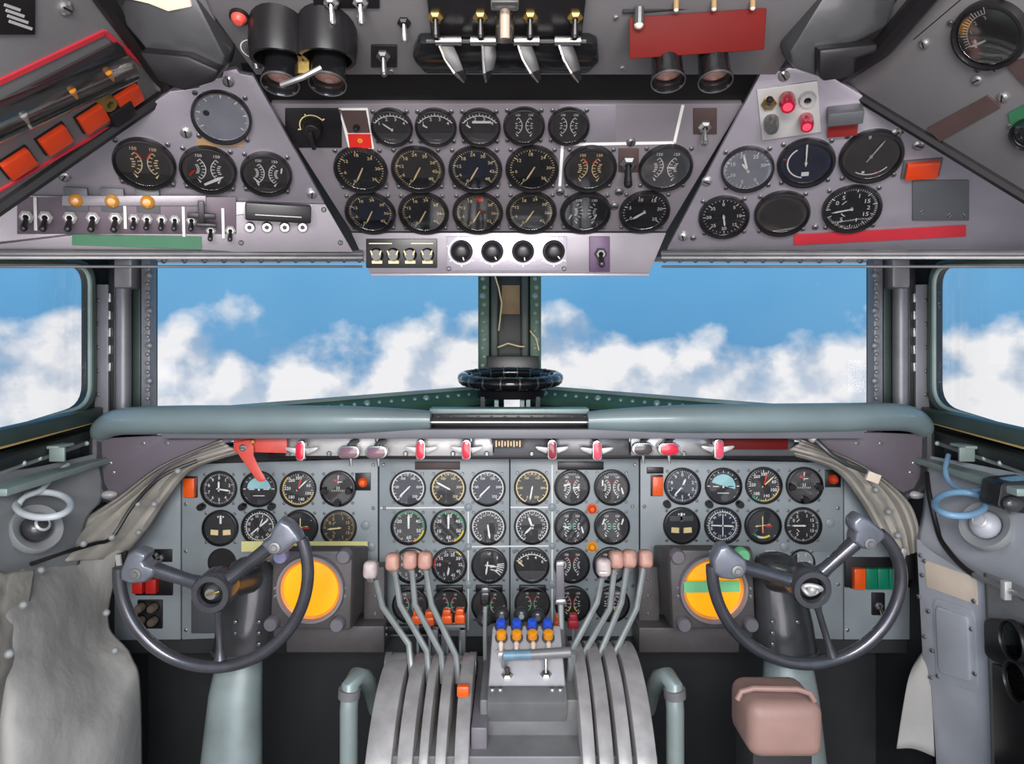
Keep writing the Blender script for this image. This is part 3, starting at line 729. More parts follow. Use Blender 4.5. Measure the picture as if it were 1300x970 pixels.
# centre
PR = ['0', '50', '100', '150', '200', '250']
gauge(MAIN, 518, 619.7, W_, rad(PR, -140, 140, 10, 2, ring=.06, h=.15), 'white ringed pressure dial, hand lower left, beside the panel seam above a 60 dial', GM, ndl=(n_(-135, .75, tail=.2),), dial='dial_blue')
gauge(MAIN, 569, 619.7, W_, rad(PR, -140, 140, 10, 2, c=CR_, ring=.06, h=.15), 'cream ringed pressure dial with hand pointing upper left', GM, ndl=(n_(-62, .85, w=.06),))
gauge(MAIN, 619, 619.7, W_, rad(PR, -140, 140, 10, 2, ring=.06, h=.15), 'white ringed pressure dial, hand lower left, above the numeral ringed dial', GM, ndl=(n_(-135, .75, tail=.2),), dial='dial_blue')
R60 = [(-115, '10'), (-60, '20'), (5, '30'), (60, '40'), (112, '50'), (180, '60')]
for x, l in ((519, 'green and yellow arc dial to 60 beside the panel seam'), (569.5, 'green and yellow arc dial to 60 beside the numeral ringed dial')):
    gauge(MAIN, x, 668.6, W_, rad(R60, -150, 180, 12, 5, arcs=((GR, -45, 100), (YE, 102, 160), (RE, 160, 166)), h=.21), l, GM, ndl=(n_(0, .8, w=.07, tail=.1),))
gauge(MAIN, 619.7, 668.6, W_, rad([(-140 + 280 * i / 14, str(i * 2)) for i in range(15)], -150, 150, 15, 2, ring=.05, h=.13, rl=.72), 'dial crowded with a ring of small white numerals, hand straight down', GM, ndl=(n_(172, .75, w=.06),))
R45 = [(-150, '5'), (-88, '10'), (-52, '15'), (-18, '20'), (18, '25'), (52, '30'), (88, '35'), (125, '40'), (160, '45')]
gauge(MAIN, 522.7, 717.4, W_, rad(R45, -160, 165, 9, 5, arcs=((YE, 20, 50),)), 'dial numbered to 45 half hidden behind three pink lever knobs', GM, ndl=(n_(188, .6, w=.05),))
gauge(MAIN, 570.7, 717.4, W_, rad(R45, -160, 165, 9, 5, arcs=((YE, 25, 50), (RE, -100, -60))), 'dial numbered 5 to 45 fully in view with red and yellow marks', GM, ndl=(n_(190, .65, w=.06), n_(5, .2, w=.05)))
def flap(m):
    for i, a in enumerate((84, 92, 100, 110, 120, 132)): m.tick(a, .5, .92, .05)
    m.text('UP', 0, .7, .13); m.text('5', .5, .45, .16); m.bar(.3, -.1, .5, .05, WH, 5); m.bar(.3, -.3, .45, .05, WH, -12)
gauge(MAIN, 621, 717.4, W_, flap, 'flap position dial with white strokes on its right half', GM, ndl=(n_(188, .7, cx=-.1, cy=.1), n_(95, .5, cx=-.1, cy=.0)))
gauge(MAIN, 521, 767.6, W_, dual(top=RE, mid=GR, bot=GR, n=3, lab=False), 'crossed green arc gauge behind the port lever arms', GM, dial='dial_brown')
gauge(MAIN, 571, 767.6, W_, dual(top=RE, mid=GR, bot=GR, n=3, lab=False), 'crossed green arc gauge above two orange knobs', GM, dial='dial_brown')
gauge(MAIN, 621, 767.6, W_, dual(top=RE, mid=GR, bot=GR, n=3, lab=False), 'crossed green arc gauge behind the black square lever knob', GM, dial='dial_brown')
gauge(MAIN, 675.4, 618.7, W_, rad(PR, -155, 155, 10, 2, c=CR_, ring=.06, h=.14), 'cream ringed pressure dial with hand pointing down', GM, ndl=(n_(190, .75, cy=-.05, w=.05),))
gauge(MAIN, 675.4, 668, W_, rad([(-140 + 280 * i / 14, str(i * 2)) for i in range(15)], -150, 150, 15, 2, ring=.05, h=.13, rl=.72), 'numeral ringed dial with two hands, upper left and lower left', GM, ndl=(n_(-20, .65, w=.07), n_(-135, .65, w=.06)))
gauge(MAIN, 675, 717, W_, arch(('0', '2', '4', '6')), 'arch scale dial with hand resting at far left', GM, ndl=(n_(-50, .5, tail=0, cx=-.5, cy=-.05, hub=False, c='cream'),))
gauge(MAIN, 676, 766, W_, dual(top=RE, mid=GR, bot=GR, n=3, lab=False), 'crossed green arc gauge above the black ball knobs', GM, dial='dial_brown')
gauge(MAIN, 726, 618.7, W_, dual(top=RE), 'twin arc gauge whose two hands meet in the middle, red tipped', GM, ndl=(n_(70, .45, cx=-.5, cy=.1, tail=0, hub=False), n_(84, .45, cx=.05, cy=-.02, tail=0, hub=False)))
gauge(MAIN, 776.6, 618.7, W_, dual(top=RE), 'twin arc gauge with upright hand at left and slanted hand at right', GM, ndl=(n_(2, .4, cx=-.58, cy=.1, tail=0, hub=False), n_(165, .45, cx=.58, cy=.0, tail=0, hub=False)))
gauge(MAIN, 726, 668, W_, dual(mid=GR, bot=None, straight=True), 'cross scale gauge with level hand at left, between two orange lamps', GM, ndl=(n_(105, .4, cx=-.55, cy=.02, tail=0, hub=False), n_(165, .45, cx=.58, cy=.0, tail=0, hub=False)))
gauge(MAIN, 776.6, 668, W_, dual(mid=GR, straight=True), 'cross scale gauge with both hands raised to the upper right', GM, ndl=(n_(20, .42, cx=-.58, cy=.12, tail=0, hub=False), n_(18, .42, cx=.58, cy=.12, tail=0, hub=False)))
gauge(MAIN, 726, 717, W_, dual(top=RE), 'twin arc gauge with red peak and hands at rest above the brown flat lever', GM)
gauge(MAIN, 775, 717, W_, dual(top=RE), 'twin arc gauge hidden behind the starboard pink lever knobs', GM)
gauge(MAIN, 726.6, 766, W_, dual(top=RE, mid=RE, bot=YE, n=4), 'twin arc gauge with yellow lower arcs behind the brown flat lever', GM)
gauge(MAIN, 776.6, 766, W_, dual(top=RE, mid=RE, bot=YE, n=4), 'twin arc gauge with yellow lower arcs behind the starboard lever arms', GM)
# co-pilot side
gauge(MAIN, 866, 617, W_ + 1, rad(digits, 0, 360, 10, 5), 'starboard altimeter numbered 0 to 9 with hands at 1 and 6, knob below', GM, dial='dial_blue', ndl=(n_(22, .5, w=.06), n_(222, .75)), knobs=((-.85, -.95),))
gauge(MAIN, 918, 617, W_ + 1, horizon(-16), 'starboard artificial horizon with banked pale blue sky half and two knobs', GM, knobs=((-.8, -.95), (.85, -.95)))
gauge(MAIN, 969, 616, W_ + 1, rad(ASI, 20, 360, 9, 4, arcs=((GR, 190, 225), (GO, 100, 190))), 'starboard airspeed dial numbered 60 to 300 with red and white hands', GM, ndl=(n_(48, .85, w=.04, c='cream'), n_(14, .7, w=.05, c='red')))
gauge(MAIN, 1020.5, 616, W_ + 1, radio, 'starboard dark indicator with small red flag and three knobs', GM, dial='dial_brown', knobs=((.75, -.05), (0, -.75), (-.75, -.05)))
gauge(MAIN, 865, 667, W_ + 1, lambda m: (turnbank(m), m.bar(0, .42, 1.4, .3, DK), m.bar(0, .5, .12, .5)), 'starboard turn and bank dial with painted reflection band above two cream blocks', GM)  # wide dark bar paints a glass reflection on the dial
gauge(MAIN, 917, 667, W_ + 1, compass, 'starboard compass dial with white cross and pointer right', GM, dial='dial_blue', ndl=(n_(92, .7, tail=.7, w=.05), n_(180, .7, tail=.7, w=.03)))
gauge(MAIN, 968, 667, W_ + 1, cdi, 'starboard course deviation dial with gold cross and coloured arc', GM)
gauge(MAIN, 1019, 667, W_ + 1, vsi(), 'starboard vertical speed dial with white markings, hand pointing left', GM, ndl=(n_(-90, .72, w=.05),))
gauge(MAIN, 1017.5, 713, 32, rad(['0', '1', '2', '3', '4', '5'], -150, 150, 5, 4, h=.26), 'small starboard dial just above the yoke hub', GM, ndl=(n_(150, .7, w=.08), n_(100, .5, w=.06)))

# lamps, buttons and tapes on the main panel
def square_button(fr, x0, x1, y0, y1, h, m, label, group=None, cat='button', base='black'):
    cx, cy = (x0 + x1) / 2, (y0 + y1) / 2; g = thing('push_button', label, cat, fr.M(cx, cy), group)
    w, hh = fr.width(cx, cy, x1 - x0), fr.height(cx, cy, y1 - y0)
    bb = MB(); bb.box((0, 0, .001), (w * 1.18, hh * 1.12, .006)); bb.build('base', base, g, bevel=.0008)
    bb = MB(); bb.box((0, 0, h / 2), (w, hh, h)); bb.build('cap', m, g, bevel=.002); return g
def dome_lamp(fr, px, py, w, m, label, group=None, base='black', sq=False):
    g = thing('indicator_lamp', label, 'lamp', fr.M(px, py), group); r = fr.width(px, py, w) / 2
    bb = MB()
    if sq: bb.box((0, .1 * r, .001), (r * 3, r * 3.4, .005))
    else: bb.lathe([(0, .004), (r * 1.2, .004), (r * 1.25, 0), (r * 1.25, -.001)], 16)
    bb.build('base', base, g, bevel=.0008 if sq else 0)
    bb = MB(); bb.lathe([(0, r * 1.25), (r * .5, r * 1.2), (r * .9, r * .8), (r, r * .3), (r, 0)], 16); bb.build('lens', m, g); return g
square_button(MAIN, 236, 250, 606, 630, .016, 'orange', 'tall orange button beside the port altimeter')
square_button(MAIN, 827, 840, 604, 628, .016, 'orange', 'tall orange button beside the starboard altimeter')
dome_lamp(MAIN, 461, 612, 13, 'orange', 'orange lamp on black base beside the port dark indicator', sq=True)
dome_lamp(MAIN, 1057, 608, 13, 'orange_dark', 'dark orange lamp on black base beside the starboard dark indicator', sq=True)
dome_lamp(MAIN, 751.5, 646, 11, 'orange', 'round orange lamp between the upper twin arc gauges', base='orange')
dome_lamp(MAIN, 751.5, 694, 11, 'amber_knob', 'round amber lamp below the cross scale gauges', base='amber_knob')
def tape(fr, poly, m, label, z=.0015):
    P = fr.pl(poly); cx = sum(p[0] for p in P) / len(P); cy = sum(p[1] for p in P) / len(P)
    g = MB(); g.prism([(x - cx, y - cy) for x, y in P], 0, z); o = g.build('tape_strip', m, None, smooth=False)
    o.matrix_basis = fr.M() @ Matrix.Translation((cx, cy, .0012)); return tag(o, label, 'tape')
YT = Fr(MAIN.O + MAIN.n * .0125, MAIN.u, MAIN.v)
tape(YT, [(307, 700), (467, 700), (467, 687), (307, 687)], 'tape_yellow', 'pale yellow tape strip across the bottom of the port gauges')
for i, x in enumerate((1087, 1100)):
    pass
for i in range(4):
    x = 1080 + i * 14.5
    square_button(MAIN, x, x + 14, 719, 745, .02, 'orange' if i == 0 else 'button_green', 'orange end button in the row of green buttons by the starboard yoke' if i == 0 else ORD[i - 1] + ' green square button counted from the orange end button', None if i == 0 else 'green buttons by the starboard yoke')
for i, x in enumerate((180, 197)): square_button(MAIN, x - 6.5, x + 6.5, 732, 750, .022, 'red', ('outer' if i == 0 else 'inner') + ' red guarded switch behind the port yoke rim', 'red switches behind the port yoke')
for x in (182, 198):
    for y in (769, 786):
        g = thing('knurled_knob', ('upper ' if y < 775 else 'lower ') + ('outer' if x < 190 else 'inner') + ' bronze knurled knob in the block behind the port yoke', 'knob', MAIN.M(x, y), 'bronze knobs behind the port yoke')
        bb = MB(); bb.lathe([(0, .026), (.008, .026), (.010, .022), (.010, .004)], 12); bb.build('cap', 'bronze', g); bb = MB(); bb.lathe([(0, .006), (.012, .006), (.012, -.001)], 12); bb.build('collar', 'black', g)
def toggle(fr, px, py, label, group=None, bat='black', nut='steel', s=1.0, dirn=-1, L=.018, z=0):
    g = thing('toggle_switch', label, 'switch', fr.M(px, py, z), group)
    bb = MB(); bb.lathe([(.004 * s, .006 * s), (.0062 * s, .006 * s), (.0095 * s, .003 * s), (.0095 * s, -.001)], 6); bb.build('nut', nut, g)
    bb = MB(); bb.cyl((0, 0, .002), (0, dirn * L * .75 * s, L * s), .0028 * s, .0046 * s, 10); bb.ball((0, dirn * L * .75 * s, L * s), .0048 * s, 10); bb.build('bat', bat, g)
    return g
toggle(MAIN, 204, 708, 'chrome toggle switch beside the port yoke horn', bat='chrome', dirn=1, z=.004)
toggle(MAIN, 1114, 768, 'chrome toggle switch below the green buttons', bat='chrome', z=.005)

# ================================================================= OVERHEAD PANELS
def panel(name, fr, poly, m, label, thick=.012, part='panel_plate', cat='instrument panel', bevel=.0012):
    t = thing(name, label, cat, fr.M()); bb = MB(); bb.prism(fr.pl(poly), -thick, 0); bb.build(part, m, t, bevel=bevel); return t
def screws(t, fr, pts, s=1.3, me=None):
    for x, y in pts: link('screw', me or SCREW, t, fr.M().inverted() @ fr.M(x, y) @ Matrix.Rotation(random.random() * 3, 4, 'Z') @ Matrix.Scale(s, 4))
T = panel('overhead_console', OC, [(446, 294), (846, 294), (943, 132), (343, 132)], 'panel_ohead', 'central overhead panel with three rows of round gauges')
slab(T, OC, 362, 434, 137, 187, .002, 'dark_plate', 'black'); 
for p, q in (((710.6, 236), (714, 184)), ((714, 183.5), (856, 181)), ((856, 181), (867, 133))): line(T, OC, p, q, .0045)
slab(T, OC, 785, 811, 188, 218, .002, 'dark_plate', 'label_brown'); slab(T, OC, 880, 910, 137, 170, .002, 'dark_plate', 'label_brown')
screws(T, OC, [(801, 180), (711, 243), (786, 243), (780, 261)], 2.0, SCREW_DARK)
slab(T, OC, 710, 782, 132.5, 180, .001, 'bright_plate', 'panel_silver')
# red and black guarded plate
g = thing('guarded_switch', 'small black and red switch plate outlined in white beside the top gauges', 'switch', OC.M(453, 162))
iv = OC.M(453, 162).inverted() @ OC.M()
def lp(pts): return [tuple((iv @ Vector((*OC.l(*p), 0)))[:2]) for p in pts]
bb = MB(); bb.prism(lp([(443, 188), (475, 188), (467, 137), (430, 137)]), 0, .002); bb.build('outline', 'white', g)
bb = MB(); bb.prism(lp([(442, 167), (470, 167), (465, 139), (433, 139)]), .001, .004); bb.build('black_field', 'label_brown', g)
bb = MB(); bb.prism(lp([(444.5, 186.5), (472.5, 186.5), (470.5, 169), (442, 169)]), .001, .004); bb.build('red_field', 'red', g)
bb = MB(); bb.ball((.001, .004, .007), .005, 10, sc=(1, 1, 1.6)); bb.build('lever', 'black', g)
bb = MB(); bb.lathe([(.001, .0045), (.004, .0045), (.004, .003)], 10, Matrix.Translation((.002, -.02, 0))); bb.build('ring', 'amber', g)
# rotary selector at the left of the overhead panel
g = thing('rotary_selector', 'black rotary selector knob with cream arc on the black overhead plate', 'knob', OC.M(398, 160))
mk = Marks(); mk.arc(.019, .0205, -100, 55, CR_); mk.tick(-100, .019, .024, .002, CR_); mk.tick(55, .019, .024, .002, CR_); mk.tick(-20, .019, .023, .002, CR_)
mk.V = [(a, c, .0028) for a, c, e in mk.V]; mk.build('arc_mark', MARK, g, smooth=False)
bb = MB(); bb.lathe([(0, .018), (.012, .018), (.014, .012), (.015, .002)], 18); bb.box((0, -.010, .02), (.006, .03, .012)); bb.build('knob', 'black', g, bevel=.001)
toggle(OC, 797, 206, 'black toggle on brown plate between two twin arc overhead gauges', s=1.5, z=.002, nut='steel_dark')
toggle(OC, 894, 160, 'chrome toggle on brown plate at the starboard corner of the overhead panel', bat='chrome', s=1.1, z=.002)
GO_ = 'round gauges on the central overhead panel'
for x, l, kw in ((497.7, 'small overhead arch dial with cream hand at left beside the red switch plate', dict(ndl=(n_(-50, .62, tail=.05, cy=-.15, w=.04),))), (553.4, 'small overhead arch dial with short cream dash at left', dict(ndl=(n_(-55, .3, tail=0, cx=-.45, cy=.0, hub=False, w=.05),))), (609.3, 'small overhead arch dial crossed by a painted white reflection bar', dict(ndl=(n_(-50, .3, tail=0, cx=-.5, cy=0, hub=False),)))):
    gauge(OC, x, 160.3, 53, arch(('1', '2', '3', '4')) if x < 600 else (lambda m: (arch(('1', '2', '3', '4'))(m), m.bar(.1, .28, 1.0, .14, WH))), l, GO_, screws=2, dial='dial_brown', **kw)  # the extra white bar is a glass reflection painted on the dial
gauge(OC, 665.3, 158.8, 53, dual(n=4), 'small overhead twin scale dial beside the reflection crossed arch dial', GO_, screws=2, dial='dial_brown')
gauge(OC, 721.9, 158.8, 53, dual(n=4), 'small overhead twin scale dial at the bare end of the top row', GO_, screws=2, dial='dial_brown')
A6 = ['0', '6', '12', '18', '24', '30', '36']; A8 = ['0', '6', '12', '18', '24', '30', '36', '42', '48']; A42 = ['0', '6', '12', '18', '24', '30', '36', '42']
for x, y, w, lb, dl, l in ((458.4, 214.5, 69, A6, 'dial', 'large overhead dial to 36 below the red switch plate'), (530.9, 214, 69, A8, 'dial_brown', 'large overhead dial to 48 next to the first 36 dial'), (603.6, 214, 69, A8, 'dial_blue', 'large overhead dial to 48 between a 48 dial and a 36 dial'), (675.7, 213.2, 68, A6, 'dial', 'large overhead dial to 36 beside the white line'),
                       (470.5, 269, 64, A42, 'dial_blue', 'blue faced overhead dial to 42 above the fuse block'), (538, 269.2, 64, A42, 'dial', 'overhead dial to 42 with grey reflections'), (606.6, 269, 64, A42, 'dial_brown', 'overhead dial to 42 with a pale red spot on its glass'), (674.4, 268.4, 65, A42, 'dial', 'overhead dial to 42 beside the twin scale dial')):
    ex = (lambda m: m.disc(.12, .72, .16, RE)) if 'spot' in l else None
    gauge(OC, x, y, w, rad(lb, -150, 135, len(lb) - 1, 6, c=CR_, h=.15, rl=.68, extra=ex), l, GO_, dial=dl, screws=2, flange=True, ndl=(n_(-152, .78, tail=-.0, w=.035, c='cream', cx=.1, cy=.12, hub=False),))
gauge(OC, 748.6, 213, 68, dual(c=CR_, top=RE, n=6), 'overhead twin arc dial inside the corner of the white line', GO_, screws=2, flange=True, dial='dial_brown')
gauge(OC, 844.6, 212, 69, dual(n=6), 'pale overhead twin arc dial at the starboard end', GO_, screws=2, dial='panel_dark', ndl=(n_(95, .35, cx=.05, cy=.05, tail=0, hub=False),))
gauge(OC, 743, 268.4, 64, dual(n=5, straight=True), 'overhead cross scale dial with two slanted white hands', GO_, screws=2, flange=True, ndl=(n_(20, .3, cx=-.7, cy=-.35, tail=0, hub=False, w=.035), n_(20, .3, cx=.4, cy=-.35, tail=0, hub=False, w=.035)))
gauge(OC, 817.9, 267.7, 65, rad(['0', '5', '10', '15', '20', '25'], -125, 130, 5, 5, h=.17), 'overhead dial numbered 5 to 25 with thick white hand', GO_, screws=2, ndl=(n_(-128, .62, w=.06, tail=.0),))

# lower strip of the overhead panel
T = panel('overhead_strip', OS, [(471, 350), (823, 350), (846, 295.5), (446, 295.5)], 'panel_ohead', 'narrow silver switch strip along the lower edge of the overhead panel', thick=.04)
slab(T, OS, 465, 555, 303, 340, .003, 'dark_plate', 'black'); slab(T, OS, 567, 720, 300, 344, .001, 'backplate', 'panel_silver'); slab(T, OS, 748, 774, 300, 345, .004, 'purple_plate', 'purple')
slab(T, OS, 471, 824, 347, 350.5, .004, 'lower_bead', 'panel_silver'); screws(T, OS, [(761, 306), (760, 338), (570, 341), (716, 341)], 1.2, SCREW_DARK)
for y, x0, x1 in ((309, 469, 498), (309, 522, 550)): line(T, OS, (x0, y), (x1, y), .0016, 'cream_line', 'cream', .0036)
for i, x in enumerate((479, 500, 521, 543)):
    g = thing('fuse_switch', ORD[3 - i] + ' flip switch on the fuse block counted from the rotary knobs', 'switch', OS.M(x, 323, .003), 'flip switches on the overhead fuse block')
    bb = MB(); bb.lathe([(0, .009), (.009, .009), (.012, .003), (.012, -.001)], 14); bb.build('knob', 'black_gloss', g)
    bb = MB(); bb.box((0, -.013, .001), (.018, .005, .003)); bb.build('plate', 'cream', g)
    for sx in (-1, 1):
        bb = MB(); bb.box((sx * .006, .006, .0085), (.0022, .008, .0015), Matrix.Rotation(R(-20 * sx), 4, 'Z')); bb.build('mark', 'cream', g)
for i, (x, a) in enumerate(((586, 0), (625, 10), (664, -8), (703, 20))):
    g = thing('rotary_control', ORD[i] + ' black rotary knob on the overhead strip counted from the fuse block', 'knob', OS.M(x, 319), 'rotary knobs on the overhead strip')
    mk = Marks(); mk.arc(.0215, .0235, 130, 350 + a, WH); [mk.tick(q, .0235, .027, .002) for q in (130, 180, 230, 290, 350 + a)]
    mk.V = [(p, c, .0016) for p, c, e in mk.V]; mk.build('arc_mark', MARK, g, smooth=False)
    bb = MB(); bb.lathe([(0, .019), (.007, .0185), (.013, .0165), (.0165, .012), (.0175, .003), (.0195, .001), (.0195, 0)], 22); bb.build('knob', 'black', g)
    bb = MB(); bb.box((0, .011, .0172), (.0018, .008, .0008), Matrix.Rotation(R(200 + a), 4, 'Z')); bb.build('pointer', 'white', g)
toggle(OS, 762, 322, 'black toggle on the purple plate of the overhead strip', s=1.2, z=.004, nut='steel_dark')

# gap above the overhead panel, its shade painted as a black plate
g = thing('gap_shade_plate', 'black plate painting the shade in the gap between overhead gauges and ceiling panel', 'recess', at(650, 110, 1.02))
bb = MB(); bb.loft([[at(325, 136, 1.02), at(968, 136, 1.02), at(990, 80, 1.06), at(305, 80, 1.06)], [at(325, 136, 1.03), at(968, 136, 1.03), at(990, 80, 1.07), at(305, 80, 1.07)]]); bb.build('back', 'black_matte', g, W=True)

# port overhead triangle
T = panel('overhead_console', OL, [(20, 247), (412, 259), (322, 97), (305, 94), (300, 88), (284, 90), (282, 99), (256, 103), (252, 112), (216, 116)], 'panel_silver', 'silver triangular overhead panel with four gauges above the amber lamps')
screws(T, OL, [(290, 103), (82, 224), (396, 246), (236, 168)], 2.2); 
GL = 'round gauges on the port overhead panel'
line(T, OL, (250, 181), (308, 181), .012, 'tan_label', 'placard_tan')
gauge(OL, 281.6, 148.3, 77, lambda m: (rad((), -120, 120, 6, 2)(m), m.disc(-.55, .12, .12, BK)), 'pale overhead dial with glare painted into its face at the top of the triangle', GL, screws=2, dial='dial_pale', bez='black')  # glare on the glass is put into the pale face colour
gauge(OL, 184, 206.9, 80, dual(c=CR_, top=RE, n=5), 'dark twin arc overhead dial nearest the red edged box', GL, screws=2, dial='dial_brown', flange=True)
gauge(OL, 264.7, 214.6, 73, dual(n=6), 'twin arc overhead dial with broad white streak below the pale dial', GL, screws=2, dial='dial_brown', flange=True, ndl=(n_(60, .9, cx=-.2, cy=-.7, tail=0, hub=False, w=.07), n_(40, .4, cx=-.75, cy=-.3, tail=0, hub=False, w=.04, c='red')))
gauge(OL, 338.4, 219.8, 66, dual(n=7), 'twin arc overhead dial in the inner corner of the triangle', GL, screws=2, dial='dial_brown', flange=True, ndl=(n_(8, .3, cx=.62, cy=.1, tail=0, hub=False, w=.04), n_(140, .4, cx=-.55, cy=-.2, tail=0, hub=False, w=.035)))
# port switch strip
T = panel('switch_strip', OLS, [(-110, 320), (448, 320), (413, 259.5), (20, 248), (-110, 322)], 'panel_ohead', 'mauve switch strip with toggles and amber lamps under the port overhead triangle')
slab(T, OLS, 22, 300, 250, 297, .002, 'toggle_plate', 'strip_purple'); slab(T, OLS, 80, 262, 248, 261, .006, 'lamp_bar', 'panel_ohead')
for x, y0, y1 in ((45.5, 250, 292), (159, 258, 290), (233, 262, 300), (283, 264, 302)): line(T, OLS, (x, y0), (x + 1, y1), .004, 'white_line', 'alu', .004)
for i, x in enumerate((97.5, 143.4, 188.3)): dome_lamp(OLS, x, 254 + i, 20, 'amber', ORD[2 - i] + ' amber dome lamp on the port switch strip counted from the hooded box', 'amber lamps on the port switch strip', base='panel_dark', sq=True)
for i, x in enumerate((35, 59, 90, 119, 147.6, 170.8, 187.6, 206, 222.7, 243.7, 268, 292.8)):
    toggle(OLS, x, 275 + (0 if i < 10 else 12) + i * .5, ORD[11 - i] + ' toggle on the port switch strip counted from the hooded box', 'toggles on the port switch strip', s=1.05 if i < 5 else .85, z=.002, nut='alu')
g = thing('switch_guard', 'black cross shaped switch guard among the port toggles', 'guard', OLS.M(258, 272))
bb = MB(); bb.box((0, 0, .02), (.04, .008, .008)); bb.box((0, .006, .022), (.009, .034, .006)); bb.box((.006, -.014, .018), (.03, .006, .01)); bb.build('cross', 'black', g, bevel=.001); bb = MB(); bb.cyl((0, 0, 0), (0, 0, .02), .003); bb.build('post', 'black', g)
g = thing('hooded_box', 'black hooded box over four jacks on the port switch strip', 'box', OLS.M(354, 268))
w = OLS.width(354, 268, 82); bb = MB(); bb.prism([(-w / 2, -.014), (w / 2, -.014), (w / 2, .014), (-w / 2, .014)], 0, .028); bb.build('hood', 'black', g, bevel=.003); bb = MB(); bb.box((0, -.004, .0285), (w * .7, .001, .001)); bb.build('edge_line', 'steel', g)
for i, x in enumerate((317, 339, 361.5, 384)):
    g = thing('jack_socket', ORD[i] + ' chrome jack socket below the hooded box counted from the toggles', 'socket', OLS.M(x, 288), 'jack sockets on the port switch strip')
    bb = MB(); bb.lathe([(.0035, .001), (.0035, .008), (.007, .008), (.009, .004), (.009, -.001)], 14); bb.build('ring', 'chrome', g); bb = MB(); bb.lathe([(0, .002), (.0036, .002)], 12); bb.build('bore', 'black', g)
screws(T, OLS, [(306, 308), (432, 308), (411, 266)], 1.2, SCREW_DARK)
tape(OLS, [(92, 311), (256, 316), (256, 300), (92, 297)], 'tape_green', 'dark green tape strip below the port toggles')
# starboard overhead panel
T = panel('overhead_console', OR_, [(846, 318), (1410, 318), (1410, 312), (1300, 246), (1056, 98), (1044, 96), (1040, 90), (1000, 86), (995, 90), (966, 93)], 'panel_silver', 'silver overhead panel with six gauges above the red tape')
screws(T, OR_, [(995, 96), (897, 230), (1166, 184), (1137, 169), (867, 300)], 2.2); screws(T, OR_, [(1035, 288), (1068, 289), (880, 302)], 1.4, SCREW_DARK)
GR_ = 'round gauges on the starboard overhead panel'
gauge(OR_, 948.7, 213.9, 68, rad(['0', '5', '10', '15', '20', '25', '30'], -210, 80, 6, 4, h=.17), 'pale grey overhead dial with hand near the top', GR_, dial='dial_pale', screws=2, ndl=(n_(-12, .75, w=.05), n_(-35, .4, w=.05)))
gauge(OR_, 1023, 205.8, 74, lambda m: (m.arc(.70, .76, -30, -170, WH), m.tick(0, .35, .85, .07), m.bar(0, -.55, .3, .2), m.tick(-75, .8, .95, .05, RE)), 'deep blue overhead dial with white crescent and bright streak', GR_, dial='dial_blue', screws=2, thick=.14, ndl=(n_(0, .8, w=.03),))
gauge(OR_, 1105.4, 197.4, 82, lambda m: (m.text('0', -.12, .8, .14), m.arc(.80, .84, 130, 215, WH), m.bar(.3, -.72, .14, .06, RE), m.bar(-.2, -.7, .1, .1, WH)), 'largest overhead dial with single zero and long slanted hand', GR_, dial='dial_brown', screws=2, thick=.13, ndl=(n_(32, .8, tail=.25, w=.03, c='alu'),))
gauge(OR_, 918.9, 274.5, 64, rad(['0', '5', '10', '15', '20', '25', '30', '35'], 0, 360, 8, 4, h=.17), 'half pale overhead dial numbered round to 35', GR_, dial='dial', screws=2, ndl=(n_(175, .5, w=.04),))
gauge(OR_, 992.5, 270, 70, NOF, 'blank dark overhead dial between two numbered dials', GR_, dial='dial_brown', screws=2)
gauge(OR_, 1080.9, 264, 76, vsi(), 'overhead vertical speed dial with hand pointing left above the red tape', GR_, dial='dial', screws=2, ndl=(n_(-100, .75, tail=-.0, w=.04),))
T2 = panel('button_plate', Fr(OR_.O + OR_.n * .004, OR_.u, OR_.v), [(967.6, 179), (1043, 168), (1038, 103), (960.6, 114)], 'alu', 'small aluminium plate with red and black buttons on the starboard overhead panel', .0045, cat='plate')
def cap_button(fr, px, py, w, h, m, cap, label, group=None):
    g = thing('push_button', label, 'button', fr.M(px, py), group); r = fr.width(px, py, w) / 2
    bb = MB(); bb.lathe([(r, 0), (r, h * .7), (r * .85, h), (r * .6, h)], 18); bb.build('barrel', m, g); bb = MB(); bb.lathe([(0, h * .98), (r * .62, h * .98), (r * .62, h * .8)], 16); bb.build('cap', cap, g); return g
OB = Fr(OR_.O + OR_.n * .0045, OR_.u, OR_.v)
cap_button(OB, 999, 125, 21, .026, 'lens_dark', 'lens_pink', 'red capped button beside the white socket'); cap_button(OB, 1023, 151, 19, .024, 'lens_dark', 'lens_pink', 'red capped button below the white socket')
cap_button(OB, 979, 153, 19, .026, 'steel_dark', 'chrome', 'black and chrome button at the lower corner of the plate'); toggle(OB, 976, 131, 'black toggle with brass nut at the upper corner of the plate', nut='brass', dirn=1, s=1.1)
g = thing('jack_socket', 'white ringed black socket on the aluminium plate', 'socket', OB.M(1025, 126)); bb = MB(); bb.lathe([(.005, .002), (.005, .006), (.010, .006), (.012, 0)], 18); bb.build('ring', 'alu', g); bb = MB(); bb.lathe([(0, .002), (.0055, .002)], 14); bb.build('bore', 'black', g)
g = thing('warning_window', 'dark red warning window under a metal hood beside the button plate', 'lamp', OR_.M(1070, 152)); w, h = OR_.width(1070, 152, 40), OR_.height(1070, 152, 36)
bb = MB(); bb.box((0, h * .3, .012), (w * 1.1, h * .45, .024)); bb.build('hood', 'panel_dark', g, bevel=.002); bb = MB(); bb.box((0, -h * .2, .004), (w * .95, h * .6, .01)); bb.build('window', 'window_red', g, bevel=.001)
square_button(OR_, 1149, 1190, 203, 223, .012, 'orange_dark', 'wide dim orange button on the starboard overhead panel', base='panel_dark')
